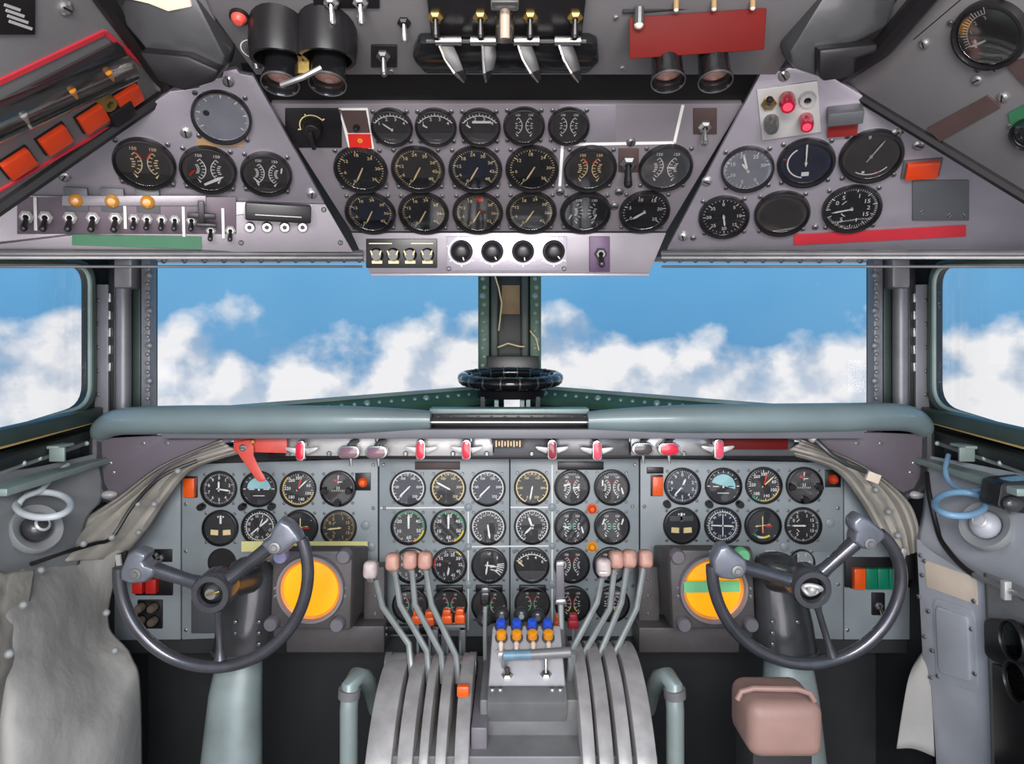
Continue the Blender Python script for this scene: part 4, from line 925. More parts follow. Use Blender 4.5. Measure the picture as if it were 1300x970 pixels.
slab(T, OR_, 1158, 1230, 228, 279, .003, 'dark_plate', 'panel_dark'); screws(T, OR_, [(1170, 268), (1205, 272), (1222, 272)], 1.4)
tape(OR_, [(1008, 310), (1226, 299), (1226, 285), (1008, 297)], 'tape_red', 'long red tape strip along the starboard overhead edge')

# bright rails along the windscreen header
T = thing('trim_8', '', 'x', at(650, 330, 1.15)); del T['category']; struct(T, 'polished double rails along the top of the windscreen')
for y, r, m in ((321.5, .0055, 'steel_dark'), (327, .003, 'steel'), (338.5, .0022, 'steel_dark')):
    for s in (-1, 1):
        X = (lambda p: p) if s < 0 else (lambda p: 1300 - p)
        bb = MB(); bb.tube([at(X(-150), y, .96), at(X(200), y, 1.06), at(X(460), y, 1.19)], r, 10); bb.build('rail', m, T, W=True)

# sloping ceiling panels
T = panel('lining_board', CL, [(-130, 353), (0, 262), (215, 112), (110, -60), (-130, -60)], 'ceil_grey', 'grey sloping ceiling panel carrying the red edged button box', cat='panel')
screws(T, CL, [(82, 9), (203, 108)], 2.4)
slab(T, CL, -10, 42, -30, 42, .004, 'black_placard', 'black')
for i in range(4): line(T, CL, (2 + i * 2, 3 + i * 7), (22 + i * 5, 10 + i * 8), .003, 'white_stroke', 'alu', .005)
bb = MB(); bb.tube([CL.hit(110, -30, .004), CL.hit(214, 112, .004)], .011, 8); bb.build('edge_seal', 'black', T, W=True)
bb = MB(); bb.tube([CL.hit(-50, 296, .0), CL.hit(215, 114, .0)], .010, 8); bb.build('edge_seal', 'black', T, W=True)
for p, q in (((-20, 112), (132, 40)), ((132, 40), (218, 112))): line(T, CL, p, q, .006, 'red_border', 'tape_red', .003)
line(T, CL, (-20, 252), (218, 114), .003, 'red_border', 'tape_red', .003)
g = thing('warning_light_box', 'long clear tube cover over amber filaments inside the red border', 'lamp', CL.M(60, 120))
bb = MB(); bb.tube([CL.hit(-40, 170, .004), CL.hit(150, 70, .004)], .030, 10, flat=.5); bb.build('trough', 'black_gloss', g, W=True)
bb = MB(); bb.tube([CL.hit(-40, 172, .022), CL.hit(162, 84, .022)], .020, 16); bb.build('clear_tube', 'tube_clear', g, W=True)
for x, y in ((138, 94), (92, 117), (30, 148)):
    bb = MB(); bb.tube([CL.hit(x - 8, y - 6, .016), CL.hit(x, y - 2, .024), CL.hit(x + 6, y + 8, .020)], [.002, .0045, .0015], 8); bb.build('filament', 'amber_knob' if x > 50 else 'alu', g, W=True)
for i, (x, y) in enumerate(((160, 122), (115, 148), (67, 175), (20, 205))):
    rot = 29
    M = CL.M(x, y, 0); d = (CL.hit(x + 20, y - 13) - CL.hit(x, y)); a = math.degrees(math.atan2(d.dot(CL.v), d.dot(CL.u)))
    g = thing('push_button', ORD[i] + ' orange square button in the row counted from the silver triangle tip', 'button', CL.M(x, y, 0, a), 'orange buttons on the port ceiling panel')
    bb = MB(); bb.box((0, 0, .005), (.036, .028, .010)); bb.build('cap', 'orange_dark', g, bevel=.002); bb = MB(); bb.box((0, 0, .001), (.040, .030, .004)); bb.build('base', 'black', g)
g = thing('jack_socket', 'brass ringed socket between two orange buttons', 'socket', CL.M(132, 127)); bb = MB(); bb.lathe([(.004, .002), (.005, .012), (.010, .012), (.012, 0)], 16); bb.build('ring', 'brass', g); bb = MB(); bb.lathe([(0, .004), (.005, .004)], 14); bb.build('bore', 'label_brown', g)
g = thing('black_block', 'black cover block next to the brass ringed socket', 'cover', CL.M(150, 140, 0, a)); bb = MB(); bb.box((0, 0, .006), (.035, .026, .012)); bb.build('cover', 'black', g, bevel=.002)

T = panel('lining_board', CRR, [(1430, 326), (1300, 246), (1056, 98), (1190, -60), (1430, -60)], 'ceil_grey', 'grey sloping ceiling panel carrying one large half scale dial', cat='panel')
screws(T, CRR, [(1174, 55), (1241, 101), (1274, 123), (1262, 85)], 1.8)
bb = MB(); bb.tube([CRR.hit(1072, 92, .012), CRR.hit(1120, 60, .016), CRR.hit(1205, -40, .016)], .014, 10); bb.build('edge_seal', 'black', T, W=True)
bb = MB(); bb.tube([CRR.hit(1052, 98, 0), CRR.hit(1345, 276, 0)], .008, 8); bb.build('edge_seal', 'black', T, W=True)
bb = MB(); bb.prism(CRR.pl([(1178, 162), (1255, 120), (1272, 135), (1195, 178)]), 0, .003); bb.build('dark_placard', 'label_brown', T)
bb = MB(); bb.prism(CRR.pl([(1278, 80), (1345, 60), (1345, 130), (1300, 105)]), 0, .003); bb.build('dark_placard', 'label_brown', T)
bb = MB(); bb.prism(CRR.pl([(1282, 142), (1345, 110), (1345, 160), (1285, 160)]), 0, .003); bb.build('green_label', 'tape_green', T)
line(T, CRR, (1160, 50), (1225, -5), .0012, 'seam', 'black', .0005)
gauge(CRR, 1258, 43, 97, lambda m: ([m.tick(-95 + 110 * i / 16, .72, .92 if i % 4 == 0 else .86, .03) for i in range(17)], [m.text(t, *pol(-90 + 34 * i, .58), .12) for i, t in enumerate('0123')], m.arc(.70, .72, -95, 15, WH)), 'large dark dial with scale over its upper left quarter on the ceiling panel', 'dials on the starboard ceiling panel', dial='dial_brown', thick=.13, screws=2, ndl=(n_(-88, .55, tail=0, cx=-.15, cy=-.1, hub=False, w=.04), n_(20, .2, tail=.1, cx=-.5, cy=-.1, hub=False, w=.04)))
gauge(CRR, 1310, 168, 50, rad(['1', '2', '3'], -100, 100, 6, 3), 'small dark dial cut off below the green label on the ceiling panel', 'dials on the starboard ceiling panel', dial='dial_brown')

# ceiling centre panel
T = panel('lining_board', OA, [(325, 95), (985, 95), (1080, -45), (225, -45)], 'ceil_grey', 'grey ceiling panel with paddle switches and red plate above the recess', cat='panel', thick=.02)
slab(T, OA, 398, 482, -30, 9, .003, 'black_placard', 'black'); slab(T, OA, 471, 504, 56, 84, .003, 'dark_plate', 'black')
screws(T, OA, [(497, 90), (782, 22), (666, 88), (790, 86), (456, 22)], 1.0)
line(T, OA, (252, -10), (288, 70), .012, 'grey_strip', 'panel_ohead', .004)
toggle(OA, 487, 68, 'dark toggle on a black square beside the paddle switches', s=1.0, z=.003, nut='steel_dark', bat='steel_dark'); toggle(OA, 513, 28, 'short steel capped pin above the black square plate', bat='steel', nut='black', s=.9)
toggle(OA, 421, 0, 'chrome toggle on the black ceiling placard directly above the lamp shroud', 'chrome toggles on the ceiling placard', bat='chrome', z=.003); toggle(OA, 458, 0, 'chrome toggle on the black ceiling placard nearest the steel pin', 'chrome toggles on the ceiling placard', bat='chrome', z=.003)
g = thing('switch_box', 'black trapezoid toggle box above the paddle switch rail', 'switch box', OA.M(643, 20)); iv = OA.M(643, 20).inverted() @ OA.M()
bb = MB(); bb.prism([tuple((iv @ Vector((*OA.l(*p), 0)))[:2]) for p in [(548, 38), (738, 38), (746, -30), (540, -30)]], 0, .012); bb.build('box', 'black', g, bevel=.002)
OAb = Fr(OA.O + OA.n * .012, OA.u, OA.v)
for i, x in enumerate((553, 610, 673, 730)): toggle(OAb, x, 21, ORD[3 - i] + ' brass nut toggle on the trapezoid box counted from the red plate', 'brass nut toggles on the trapezoid ceiling box', nut='brass', bat='black', s=1.0)
g = thing('clear_handle', 'clear tubular handle with chrome collar in the middle of the trapezoid box', 'handle', OAb.M(641, 6)); bb = MB(); bb.cyl((0, 0, 0), (0, -.02, .036), .012, .0115, 18); bb.build('stem', 'tube_clear', g); bb = MB(); bb.cyl((0, 0, 0), (0, -.019, .034), .006, .006, 10); bb.build('core', 'placard', g); bb = MB(); bb.box((0, .012, .010), (.034, .014, .014)); bb.build('collar', 'chrome', g, bevel=.003)
g = thing('switch_rail', 'long black rail with chamfered ends that carries four paddles', 'rail', OA.M(643, 60)); iv = OA.M(643, 60).inverted() @ OA.M()
bb = MB(); bb.prism([tuple((iv @ Vector((*OA.l(*p), 0)))[:2]) for p in [(541, 80), (745, 80), (760, 66), (758, 44), (748, 40), (532, 40), (524, 58), (528, 66)]], 0, .020); bb.build('rail', 'black_gloss', g, bevel=.004); bb = MB(); bb.box((0, .028, .019), (.20, .003, .003)); bb.build('bright_edge', 'steel', g)
OAr = Fr(OA.O + OA.n * .020, OA.u, OA.v)
for i, x in enumerate((570, 614, 668, 720)):
    g = thing('paddle_switch', ORD[3 - i] + ' chrome paddle switch on the ceiling rail counted from the red plate', 'switch', OAr.M(x, 52), 'paddle switches on the ceiling rail')
    bb = MB(); bb.cyl((-.016, .004, .004), (.016, .004, .004), .006, seg=12); bb.build('pivot', 'chrome', g)
    dx = (.016, .002, .014, .014)[i]
    bb = MB(); pth = [Vector((-dx * .8, .002, .006)), Vector((-dx * .3, -.008, .022)), Vector((dx * .4, -.018, .034)), Vector((dx * 1.1, -.032, .036))]
    bb.tube(pth, [.0016, .002, .0022, .0012], 8); bb.build('blade_edge', 'chrome', g)
    bb = MB(); bb.loft([[p, p + Vector((.013 * k, .001, -.004)), p + Vector((.012 * k, .001, -.010)), p + Vector((0, 0, -.004))] for p, k in zip(pth, (1.2, 1.3, .9, .3))]); bb.build('paddle', 'black', g, bevel=.0006)
g = thing('red_plate', 'dark red cover plate under the ceiling beside the paddle switches', 'plate', at(886, 42, .84)); RP = Fr.tilt(at(886, 42, .84), 0, 25)
bb = MB(); bb.loft([[RP.hit(x, y, z) for x, y in ((799, 75), (970, 63), (973, 10), (799, 22))] for z in (-.010, 0)]); bb.build('plate', 'plate_red', g, W=True, bevel=.001)
bb = MB(); bb.loft([[RP.hit(x, y, z) for x, y in ((790, 18), (975, 6), (975, -30), (790, -25))] for z in (-.02, -.004)]); bb.build('mounting_bar', 'black', g, W=True, bevel=.002)
for i, (x, y, big) in enumerate(((811, 24, 1), (858, 10, 0), (906, 9, 0), (955, 8, 0))):
    g = thing('steel_pin', ORD[i - 1] + ' thin steel pin over the red plate counted from the thick pin' if not big else 'thick dark bronze pin at the corner of the red plate', 'pin', RP.M(x, y - 14, .002), None if big else 'steel pins over the red plate')
    k = 1.9 if big else 1; bb = MB(); bb.cyl((0, 0, 0), (0, -.014 * (1.3 if big else 1), .006), .0032 * k, .0032 * k, 10); bb.build('shank', 'steel_dark' if big else 'placard_tan', g); bb = MB(); bb.ball((0, -.014 * (1.3 if big else 1), .006), .0035 * k * .9, 10); bb.build('tip', 'placard', g)
# reading lamps
def lamp(px, py, Y, r, L, label, group, m='black_gloss'):
    p = at(px, py, Y); ax = Vector((0, -.28, -.96)).normalized()
    M = Matrix.Translation(p) @ ax.to_track_quat('Z', 'Y').to_matrix().to_4x4()
    g = thing('reading_lamp', label, 'lamp', M, group)
    bb = MB(); bb.lathe([(0, -L), (r * .85, -L), (r * .92, -L * .4), (r * .92, -.004), (r, -.003), (r * 1.02, .002), (r * .93, .004), (r * .86, .0), (r * .8, -.012)], 26); bb.build('barrel', m, g)
    bb = MB(); bb.lathe([(r * .93, .0035), (r * 1.0, .0045), (r * 1.02, .002)], 26); bb.build('rim', 'steel_dark', g)
    bb = MB(); bb.lathe([(0, -.008), (r * .55, -.008), (r * .85, -.012)], 22); bb.build('lens', 'lamp_lens', g)
LG = 'reading lamps below the ceiling panel'
lamp(356, 104, .86, .0235, .065, 'black tubular reading lamp beside the diagonal strut', LG); lamp(416, 104, .86, .0235, .075, 'black tubular reading lamp crossed by the thin strut end', LG)
lamp(848, 101, .86, .0215, .045, 'black tubular reading lamp under the inner part of the red plate', LG); lamp(908, 101, .86, .0215, .045, 'black tubular reading lamp under the outer part of the red plate', LG)
g = thing('lamp_shroud', 'rounded black double shroud around the port reading lamps', 'shroud', at(388, 50, .85))
bb = MB()
for x in (355, 415):
    p = at(x, 48, .86); bb.lathe([(0, .045), (.02, .045), (.036, .035), (.038, -.01), (.036, -.028), (.031, -.028), (.031, .02)], 24, Matrix.Translation(p))
bb.build('shroud', 'black', g, W=True)
bb = MB(); bb.tube([at(357, 108, .828), at(385, 98, .82), at(408, 86, .82)], .0035, 8); bb.build('strut', 'steel', g, W=True)
bb = MB(); bb.box(tuple(at(386, 80, .87)), (.016, .012, .03)); bb.build('bracket', 'brass', g, W=True)
dome_lamp(OA, 304, 20, 20, 'salmon', 'red dome knob on the ceiling beside the port hood', base='black')
g = thing('rotary_selector', 'dark rotary selector with white half ring near the red dome knob', 'knob', OA.M(322, 62)); mk = Marks(); mk.arc(.015, .0165, -170, 20, WH); mk.V = [(a_, c_, .001) for a_, c_, e_ in mk.V]; mk.build('arc_mark', MARK, g, smooth=False); bb = MB(); bb.cyl((0, 0, 0), (.002, -.016, .018), .004, .006, 12); bb.lathe([(0, .006), (.009, .006), (.010, 0)], 14); bb.build('knob', 'steel_dark', g)
# hoods
for poly, lip, lab, pad in (([(146, 18), (170, -20), (240, -20), (286, 72), (280, 96), (240, 108), (205, 92), (180, 58)], [(183, 60), (245, 66), (284, 84), (278, 98), (240, 110), (208, 98)], 'port', [(150, -5), (175, -30), (235, -30), (245, 8), (215, 14), (190, 4)]),
                  ([(1002, 66), (1055, -20), (1145, -20), (1128, 34), (1082, 58), (1082, 92), (1040, 99), (1008, 88)], [(1034, 58), (1108, 50), (1106, 62), (1080, 70), (1078, 92), (1040, 98), (1034, 92)], 'starboard', [(1050, -5), (1060, -30), (1140, -30), (1128, -2)])):
    HFm = Fr.tilt(at(poly[0][0], 50, .84), 0, 40)
    g = thing('visor_hood', 'black angular hood hanging from the %s side of the ceiling' % lab, 'hood', HFm.M())
    bb = MB(); P = HFm.pl(poly); P = P[::-1]; bb.prism(P, -.05, 0); bb.build('hood', 'column_dark', g, bevel=.006)
    bb = MB(); P = HFm.pl(lip)[::-1]; bb.prism(P, -.01, .018); bb.build('lip', 'black', g, bevel=.004)
    bb = MB(); P = HFm.pl(pad)[::-1]; bb.prism(P, -.01, .004); bb.build('tag', 'placard' if lab == 'port' else 'label_brown', g, bevel=.002)

# ================================================================= PULL HANDLES UNDER THE GLARE SHIELD
T = thing('handle_rail', 'bright metal rail under the glare shield that carries the pull handles', 'rail', at(650, 568, 1.54))
for x0, x1, m in ((362, 478, 'alu'), (479, 598, 'alu'), (599, 627, 'steel'), (627, 700, 'panel_dark'), (701, 800, 'steel_dark'), (801, 918, 'steel'), (918, 1010, 'panel_dark')):
    wbox(T, x0, x1 - 1, 552, 579, 1.53, .015, 'rail_plate', m)
wbox(T, 340, 1010, 574, 583, 1.535, .03, 'under_channel', 'black')
for x in (366, 418, 452, 515, 575, 618, 675, 868): link('screw', SCREW, T, wm(T).inverted() @ Matrix.Translation(at(x, 576, 1.526)) @ Matrix.Rotation(R(90), 4, 'X') @ Matrix.Scale(1.6, 4))
def handle(px, py, vert, m, label):
    g = thing('pull_handle', label, 'handle', HF.M(px, py), 'pull handles under the glare shield')
    a, c = (.0085, .019) if vert else (.020, .0115)
    def oval(b_, k, z0, z1):
        r = min(a, c) * k; n = 8; pts = []
        for q in range(4 * n):
            an = 2 * math.pi * q / (4 * n); ex, ey = max(a * k - r, 0), max(c * k - r, 0)
            pts.append((math.copysign(ex, math.cos(an)) + r * math.cos(an), math.copysign(ey, math.sin(an)) + r * math.sin(an)))
        b_.prism(pts, z0, z1)
    bb = MB(); oval(bb, 1.22, -.010, .006); bb.build('bezel', 'chrome', g, bevel=.0015)
    bb = MB(); oval(bb, 1.0, .0, .0085); bb.build('lens', m, g, bevel=.0015)
    bb = MB(); bb.cyl((0, 0, -.035), (0, 0, -.008), .008, seg=12); bb.build('stem', 'steel', g)
    if vert:
        for s in (-1, 1):
            bb = MB(); bb.prism([(s * .008, .004), (s * .034, .007), (s * .037, .004), (s * .03, -.002), (s * .012, -.009)][::s], -.010, -.003); bb.build('wing', 'alu', g, bevel=.001)
    else:
        bb = MB(); bb.tube([(.0, .012, -.004), (.006, .020, -.012), (.014, .024, -.02)], .007, 10); bb.build('shoulder', 'steel', g)
        bb = MB(); bb.cyl((.002, -.012, -.006), (.003, -.032, -.006), .0045, .003, 8); bb.build('spike', 'chrome', g)
handle(382, 572, 1, 'lens_red', 'red pull handle beside the salmon lever plate'); handle(443, 574, 0, 'lens_mauve', 'mauve lensed level pull handle nearest the salmon lever'); handle(478, 574, 0, 'lens_mauve', 'mauve lensed level pull handle above the panel seam')
handle(534, 571, 1, 'lens_red', 'red pull handle above the brown label'); handle(592, 571, 1, 'lens_red', 'red pull handle beside the scale slider'); handle(701, 571, 1, 'lens_dark', 'dark red pull handle above the white line'); handle(758, 572, 1, 'lens_pink', 'pink red pull handle above the dark label')
handle(816, 570, 0, 'lens_black', 'black lensed level pull handle'); handle(849, 570, 0, 'lens_red', 'red lensed level pull handle'); handle(912, 570, 1, 'lens_pink', 'pink red pull handle beside the dark red plate')
g = thing('scale_slider', 'brass toothed scale in the middle under the glare shield', 'scale', HF.M(645, 562)); bb = MB(); bb.box((0, 0, -.004), (.066, .02, .01)); bb.build('block', 'label_brown', g, bevel=.001)
for k in range(9):
    bb = MB(); bb.box((-.026 + k * .0065, -.002, .0016), (.0028, .010 if k % 2 else .014, .002)); bb.build('tooth', 'cream', g)
g = thing('emergency_lever', 'salmon red lever hanging from its plate beside the port horizon', 'lever', HF.M(310, 568))
HI = HF.M(310, 568).inverted()
def hp(pts, z=0): return [tuple((HI @ HF.hit(*p))[:2]) for p in pts]
bb = MB(); bb.prism(hp([(295, 574), (363, 576), (363, 556), (295, 556)]), -.016, -.006); bb.build('plate', 'salmon', g, bevel=.001)
bb = MB(); bb.loft([[HI @ HF.hit(x - w_, y + .25 * w_, o_), HI @ HF.hit(x + w_, y - .25 * w_, o_), HI @ HF.hit(x + w_, y - .25 * w_, o_ - .006), HI @ HF.hit(x - w_, y + .25 * w_, o_ - .006)] for x, y, w_, o_ in ((307, 560, 10, .004), (311, 570, 11, .006), (314, 580, 8, .012), (320, 590, 6.5, .018), (326, 600, 6, .02), (332, 609, 5.5, .02), (334, 611, 3, .02))]); bb.build('arm', 'salmon', g, bevel=.0015)
link('screw', SCREW, g, Matrix.Translation((0, 0, .006)) @ Matrix.Scale(2.2, 4)); bb = MB(); bb.ball((.018, .012, -.002), .006, 10); bb.build('stud', 'amber', g)
g = MB(); g.prism([(-.072, -.012), (.072, -.012), (.072, .012), (-.072, .012)], 0, .006); o = g.build('red_plate', 'plate_red', None, bevel=.001); o.matrix_basis = Fr.tilt(at(958, 563, 1.515), 0, 0).M(); tag(o, 'dark red plate under the starboard glare shield beside the pink handle', 'plate')
g = thing('cable', 'grey cable with pale tag hanging from the starboard glare shield', 'cable', at(1036, 561, 1.48)); P = [at(*p) for p in ((1032, 556, 1.47), (1040, 563, 1.46), (1055, 577, 1.45), (1075, 590, 1.45), (1100, 600, 1.45))]
bb = MB(); bb.tube(P, [.007, .006, .0055, .0045, .004], 10); bb.build('cord', 'column_dark', g, W=True); bb = MB(); bb.ball(P[0], .011, 12); bb.build('clamp', 'alu', g, W=True); bb = MB(); bb.box((0, 0, 0), (.028, .010, .020), Matrix.Translation(at(1108, 606, 1.45)) @ Matrix.Rotation(R(20), 4, 'Y')); bb.build('tag', 'placard', g, W=True, bevel=.001)

# ================================================================= YOKES AND COLUMNS
def yoke(label, hub, c, r, a0, a1, hornL, hornR, spL, spR, spB, pivL, pivR, m_horn, back, colL, endk=0):
    YF = Fr.tilt(at(hub[0], hub[1], 1.28), 0, 3)
    g = thing('control_yoke', label, 'control yoke', YF.M(), 'control yokes')
    ring = []
    for k in range(49):
        a = R(a0 + (a1 - a0) * k / 48); q = max(0, (k - 38) / 10) ** 2 * endk; ring.append(YF.hit(c[0] + (r - q) * math.cos(a), c[1] - (r - q) * math.sin(a)))
    bb = MB(); bb.tube(ring, .0115, 14); bb.build('rim', 'yoke', g, W=True, sharp=60)
    for poly, piv in ((hornL, pivL), (hornR, pivR)):
        P = YF.pl(poly)[::-1]; cx = sum(p[0] for p in P) / len(P); cy = sum(p[1] for p in P) / len(P)
        bb = MB(); k = [(cx + (x - cx) * .86, cy + (y - cy) * .86) for x, y in P]
        bb.loft([[(x, y, z) for x, y in Q] for Q, z in ((k, -.019), (P, -.012), (P, .012), (k, .019))])
        h = bb.build('horn', m_horn, g, bevel=.003)
        q = YF.l(*piv)
        bb = MB(); bb.lathe([(0, .023), (.005, .023), (.006, .0215), (.0105, .021), (.0115, .019), (.0115, .012)], 18, Matrix.Translation((q[0], q[1], 0))); bb.build('button', 'steel', h)
    H = YF.hit(*hub)
    for sp, rr in ((spL, .0128), (spR, .0128)):
        e = YF.hit(*sp); d = (e - H).normalized(); bb = MB(); bb.tube([H + d * .028, H + d * .05, H.lerp(e, .6), e], [.0155, .0125, .0125, .0145], 14); bb.build('spoke', 'yoke', g, W=True)
    e0, e1 = YF.hit(*spB[0]), YF.hit(*spB[1]); bb = MB(); bb.tube([e0, e0.lerp(e1, .15), e0.lerp(e1, .8), e1], [.011, .0062, .0062, .012], 12); bb.build('spoke', 'yoke', g, W=True)
    bb = MB(); bb.lathe([(.021, .018), (.024, .026), (.034, .026), (.037, .02), (.037, -.02), (0, -.02)], 32); bb.build('hub', 'yoke', g)
    bb = MB(); bb.lathe([(0, .008), (.020, .008), (.024, .020)], 26); bb.build('hub_well', 'black', g)
    if colL:
        bb = MB(); bb.lathe([(0, .024), (.010, .024), (.014, .018), (.014, .008)], 18); bb.build('hub_cap', 'steel', g)
        bb = MB(); bb.box((.006, .001, .026), (.026, .004, .004), Matrix.Rotation(R(16), 4, 'Z')); bb.build('pointer', 'brass', g, bevel=.001)
    else:
        bb = MB(); pts = [Vector(((.015 + .002 * math.sin(3 * t_)) * math.cos(t_), .008 * math.sin(t_), .022 + .004 * math.sin(2 * t_))) for t_ in [2 * math.pi * k / 20 for k in range(20)]]; bb.tube(pts, .0042, 8, closed=True); bb.ball((0, 0, .020), .009, 12); bb.build('hub_cap', 'alu', g)
    B = at(*back); dr = (B - H).normalized(); bb = MB(); bb.tube([H + dr * .015, H.lerp(B, .5), B], [.025, .026, .030], 18); bb.build('shaft', 'column_dark', g, W=True)
    return g
hl1 = [(158, 721), (167, 700), (177.5, 694), (191, 698.5), (191, 704.5), (187, 709), (190, 714), (203, 718), (201, 728), (190, 736), (170, 738), (158, 733)]
hr1 = [(334, 688), (345, 681), (350, 667), (359, 656), (371, 662), (382, 675), (386, 684), (379, 686), (372, 693), (359, 702), (345, 701)]
yoke('dark control yoke with brass pointer in its hub on the port column', (274, 748), (271, 727), 120, 177, 381, hl1, hr1, (197, 723), (345, 693), ((277, 770), (280, 836)), (179, 724), (353, 691), 'yoke_light', (316, 734, 1.40), True)
hl2 = [(903, 724), (902, 706), (909.5, 691), (920, 688), (928, 696), (944, 708), (947, 718), (941, 730), (926, 733), (912, 731)]
hr2 = [(1077, 658), (1086, 650), (1097, 655), (1118, 672), (1119, 680), (1104, 695), (1091, 694), (1078, 686), (1081, 673), (1077, 668)]
yoke('dark control yoke with knotted pale hub cap on the starboard column', (1024.5, 742.6), (1025, 722), 121, 178, 386, hl2, hr2, (938, 718), (1085, 689), ((1036, 765), (1056, 832)), (932, 720), (1098, 686), 'yoke_light', (985, 732, 1.40), False, 19)
def column(label, head, low):
    g = thing('control_column', label, 'control column', Vector((at(low[-1][0], 440, 1.42).x, 1.42, .0)), 'control columns')
    def rings(rows, dk=.75):
        out = []
        for x, y, hw, Y in rows:
            p = at(x, y, Y); a = px_m(hw, Y); out.append([p + Vector((a * math.cos(t_), a * dk * math.sin(t_), 0)) for t_ in [2 * math.pi * k / 24 for k in range(24)]])
        return out
    bb = MB(); bb.loft(rings(head)); bb.build('head_boot', 'column_dark', g, W=True, sharp=50)
    bb = MB(); bb.loft(rings(low)); bb.build('shaft', 'column_pale', g, W=True, sharp=50)
    bb = MB(); x, y, hw, Y = head[-1]; p = at(x, y - 1, Y); bb.lathe([(px_m(hw, Y), -.004), (px_m(hw, Y) * 1.05, 0), (px_m(hw, Y), .006)], 24, Matrix.Translation(p) @ Matrix.Diagonal((1, .75, 1, 1))); bb.build('collar', 'steel_dark', g, W=True)
    for k in range(3):
        x, y, hw, Y = head[-2]
        for sx in (-.35, .5): link('screw', SCREW, g, wm(g).inverted() @ Matrix.Translation(at(x + hw * sx, y + k * 14, Y - px_m(hw, Y) * .75 * math.sqrt(1 - sx * sx) - .001)) @ Matrix.Rotation(R(90), 4, 'X'))
column('dark booted column with pale lower shaft under the port yoke', [(318, 709, 14, 1.44), (319, 714, 24, 1.44), (319, 730, 32, 1.44), (315, 768, 33, 1.44), (311, 790, 35, 1.43), (309, 826, 38, 1.43)], [(306, 822, 27, 1.43), (299, 880, 33, 1.41), (292, 1000, 40, 1.38), (285, 1210, 46, 1.32)])
column('dark booted column with pale lower shaft under the starboard yoke', [(984, 703, 14, 1.44), (984, 708, 24, 1.44), (986, 728, 32, 1.44), (992, 768, 34, 1.44), (994, 790, 37, 1.43), (996, 826, 40, 1.43)], [(999, 822, 28, 1.43), (1003, 880, 35, 1.41), (1010, 1000, 42, 1.38), (1018, 1210, 48, 1.32)])

# ================================================================= RADAR SCOPES
def scope(label, cx, cy, r, front, knobs, side_dir, tapep=None):
    SF = Fr.tilt(at(cx, cy, 1.42), 0, 0)
    g = thing('radar_scope', label, 'radar scope', SF.M(cx, cy), 'radar scopes')
    f = [SF.hit(*p) for p in front]; cen = sum(f, Vector()) / 4
    bk = [p + Vector((0, .15, -.035 if i > 1 else .0)) for i, p in enumerate(f)]; mid = [p + Vector((0, .02, 0)) for p in f]; fr_ = [cen + (p - cen) * .97 for p in f]
    bb = MB(); bb.loft([fr_, mid, bk]); bb.build('housing', 'scope_body', g, W=True, bevel=.006)
    w = SF.width(cx, cy, 2 * r) / 2
    bb = MB(); bb.lathe([(w * .86, .004), (w * .90, .012), (w * .97, .012), (w, .006), (w, -.004)], 48); bb.build('bezel', 'panel_ohead', g)
    bb = MB(); bb.lathe([(0, .005), (w * .5, .0048), (w * .80, .003), (w * .80, .001)], 40); bb.build('screen', 'scope_amber', g)
    bb = MB(); bb.lathe([(w * .78, .0026), (w * .88, .006)], 40); bb.build('screen_edge', 'scope_fade', g)
    for x, y, m in knobs:
        bb = MB(); q = SF.hit(x, y) - SF.hit(cx, cy); bb.lathe([(0, .020), (.0125, .020), (.0145, .017), (.0150, 0), (.0150, -.002)], 20, Matrix.Translation((q.x, q.z, 0))); bb.build('knob', m, g)
    for x, y in ((front[0][0] + 8, cy), (front[0][0] + 8, cy + 10), (front[1][0] - 8, cy), (front[1][0] - 8, cy + 10), (cx - 3, front[3][1] + 3)):
        link('screw', SCREW, g, Matrix.Translation((SF.hit(x, y) - SF.hit(cx, cy)).xzy.xzy if False else Vector(((SF.hit(x, y) - SF.hit(cx, cy)).x, (SF.hit(x, y) - SF.hit(cx, cy)).z, .001))))
    x0, x1 = (front[0][0] + 22, front[1][0] + 42) if side_dir > 0 else (front[0][0] - 42, front[1][0] - 22)
    A, B = at(x0, front[0][1] - 4, 1.5), at(x1, 829, 1.5); bb = MB(); bb.box(((A.x + B.x) / 2, 1.54, (A.z + B.z) / 2), (abs(A.x - B.x), .08, abs(A.z - B.z))); bb.build('bracket', 'scope_body', g, W=True, bevel=.004)
    A, B = (at(x1 - 26, 720, 1.54), at(x1, 829, 1.54)) if side_dir > 0 else (at(x0, 720, 1.54), at(x0 + 26, 829, 1.54))
    bb = MB(); bb.box(((A.x + B.x) / 2, 1.56, (A.z + B.z) / 2), (abs(A.x - B.x), .04, abs(A.z - B.z))); bb.build('side_plate', 'scope_body', g, W=True, bevel=.002)
    for k in range(4): link('screw', SCREW, g, wm(g).inverted() @ Matrix.Translation(at((x1 - 12) if side_dir > 0 else (x0 + 12), 735 + k * 22, 1.538)) @ Matrix.Rotation(R(90), 4, 'X'))
    return SF
scope('amber radar scope without tape beside the port yoke', 395, 747, 43.5, [(341, 799), (446, 802), (449, 698), (345, 698)], [(359, 704, 'lilac'), (438.5, 704, 'scope_knob'), (347, 789, 'scope_knob'), (430, 790, 'scope_knob')], 1)
SF2 = scope('amber radar scope with green tape beside the starboard yoke', 905, 747, 44, [(853, 801), (961, 799), (957, 697), (848, 697)], [(858.5, 704.5, 'scope_knob'), (866.6, 790, 'scope_knob'), (951, 790, 'scope_knob'), (940, 703, 'tape_lime')], -1)
tape(Fr(SF2.O + SF2.n * .012, SF2.u, SF2.v), [(868, 752), (939, 751), (938, 737), (868, 738)], 'tape_lime', 'pale green tape across the starboard radar screen')

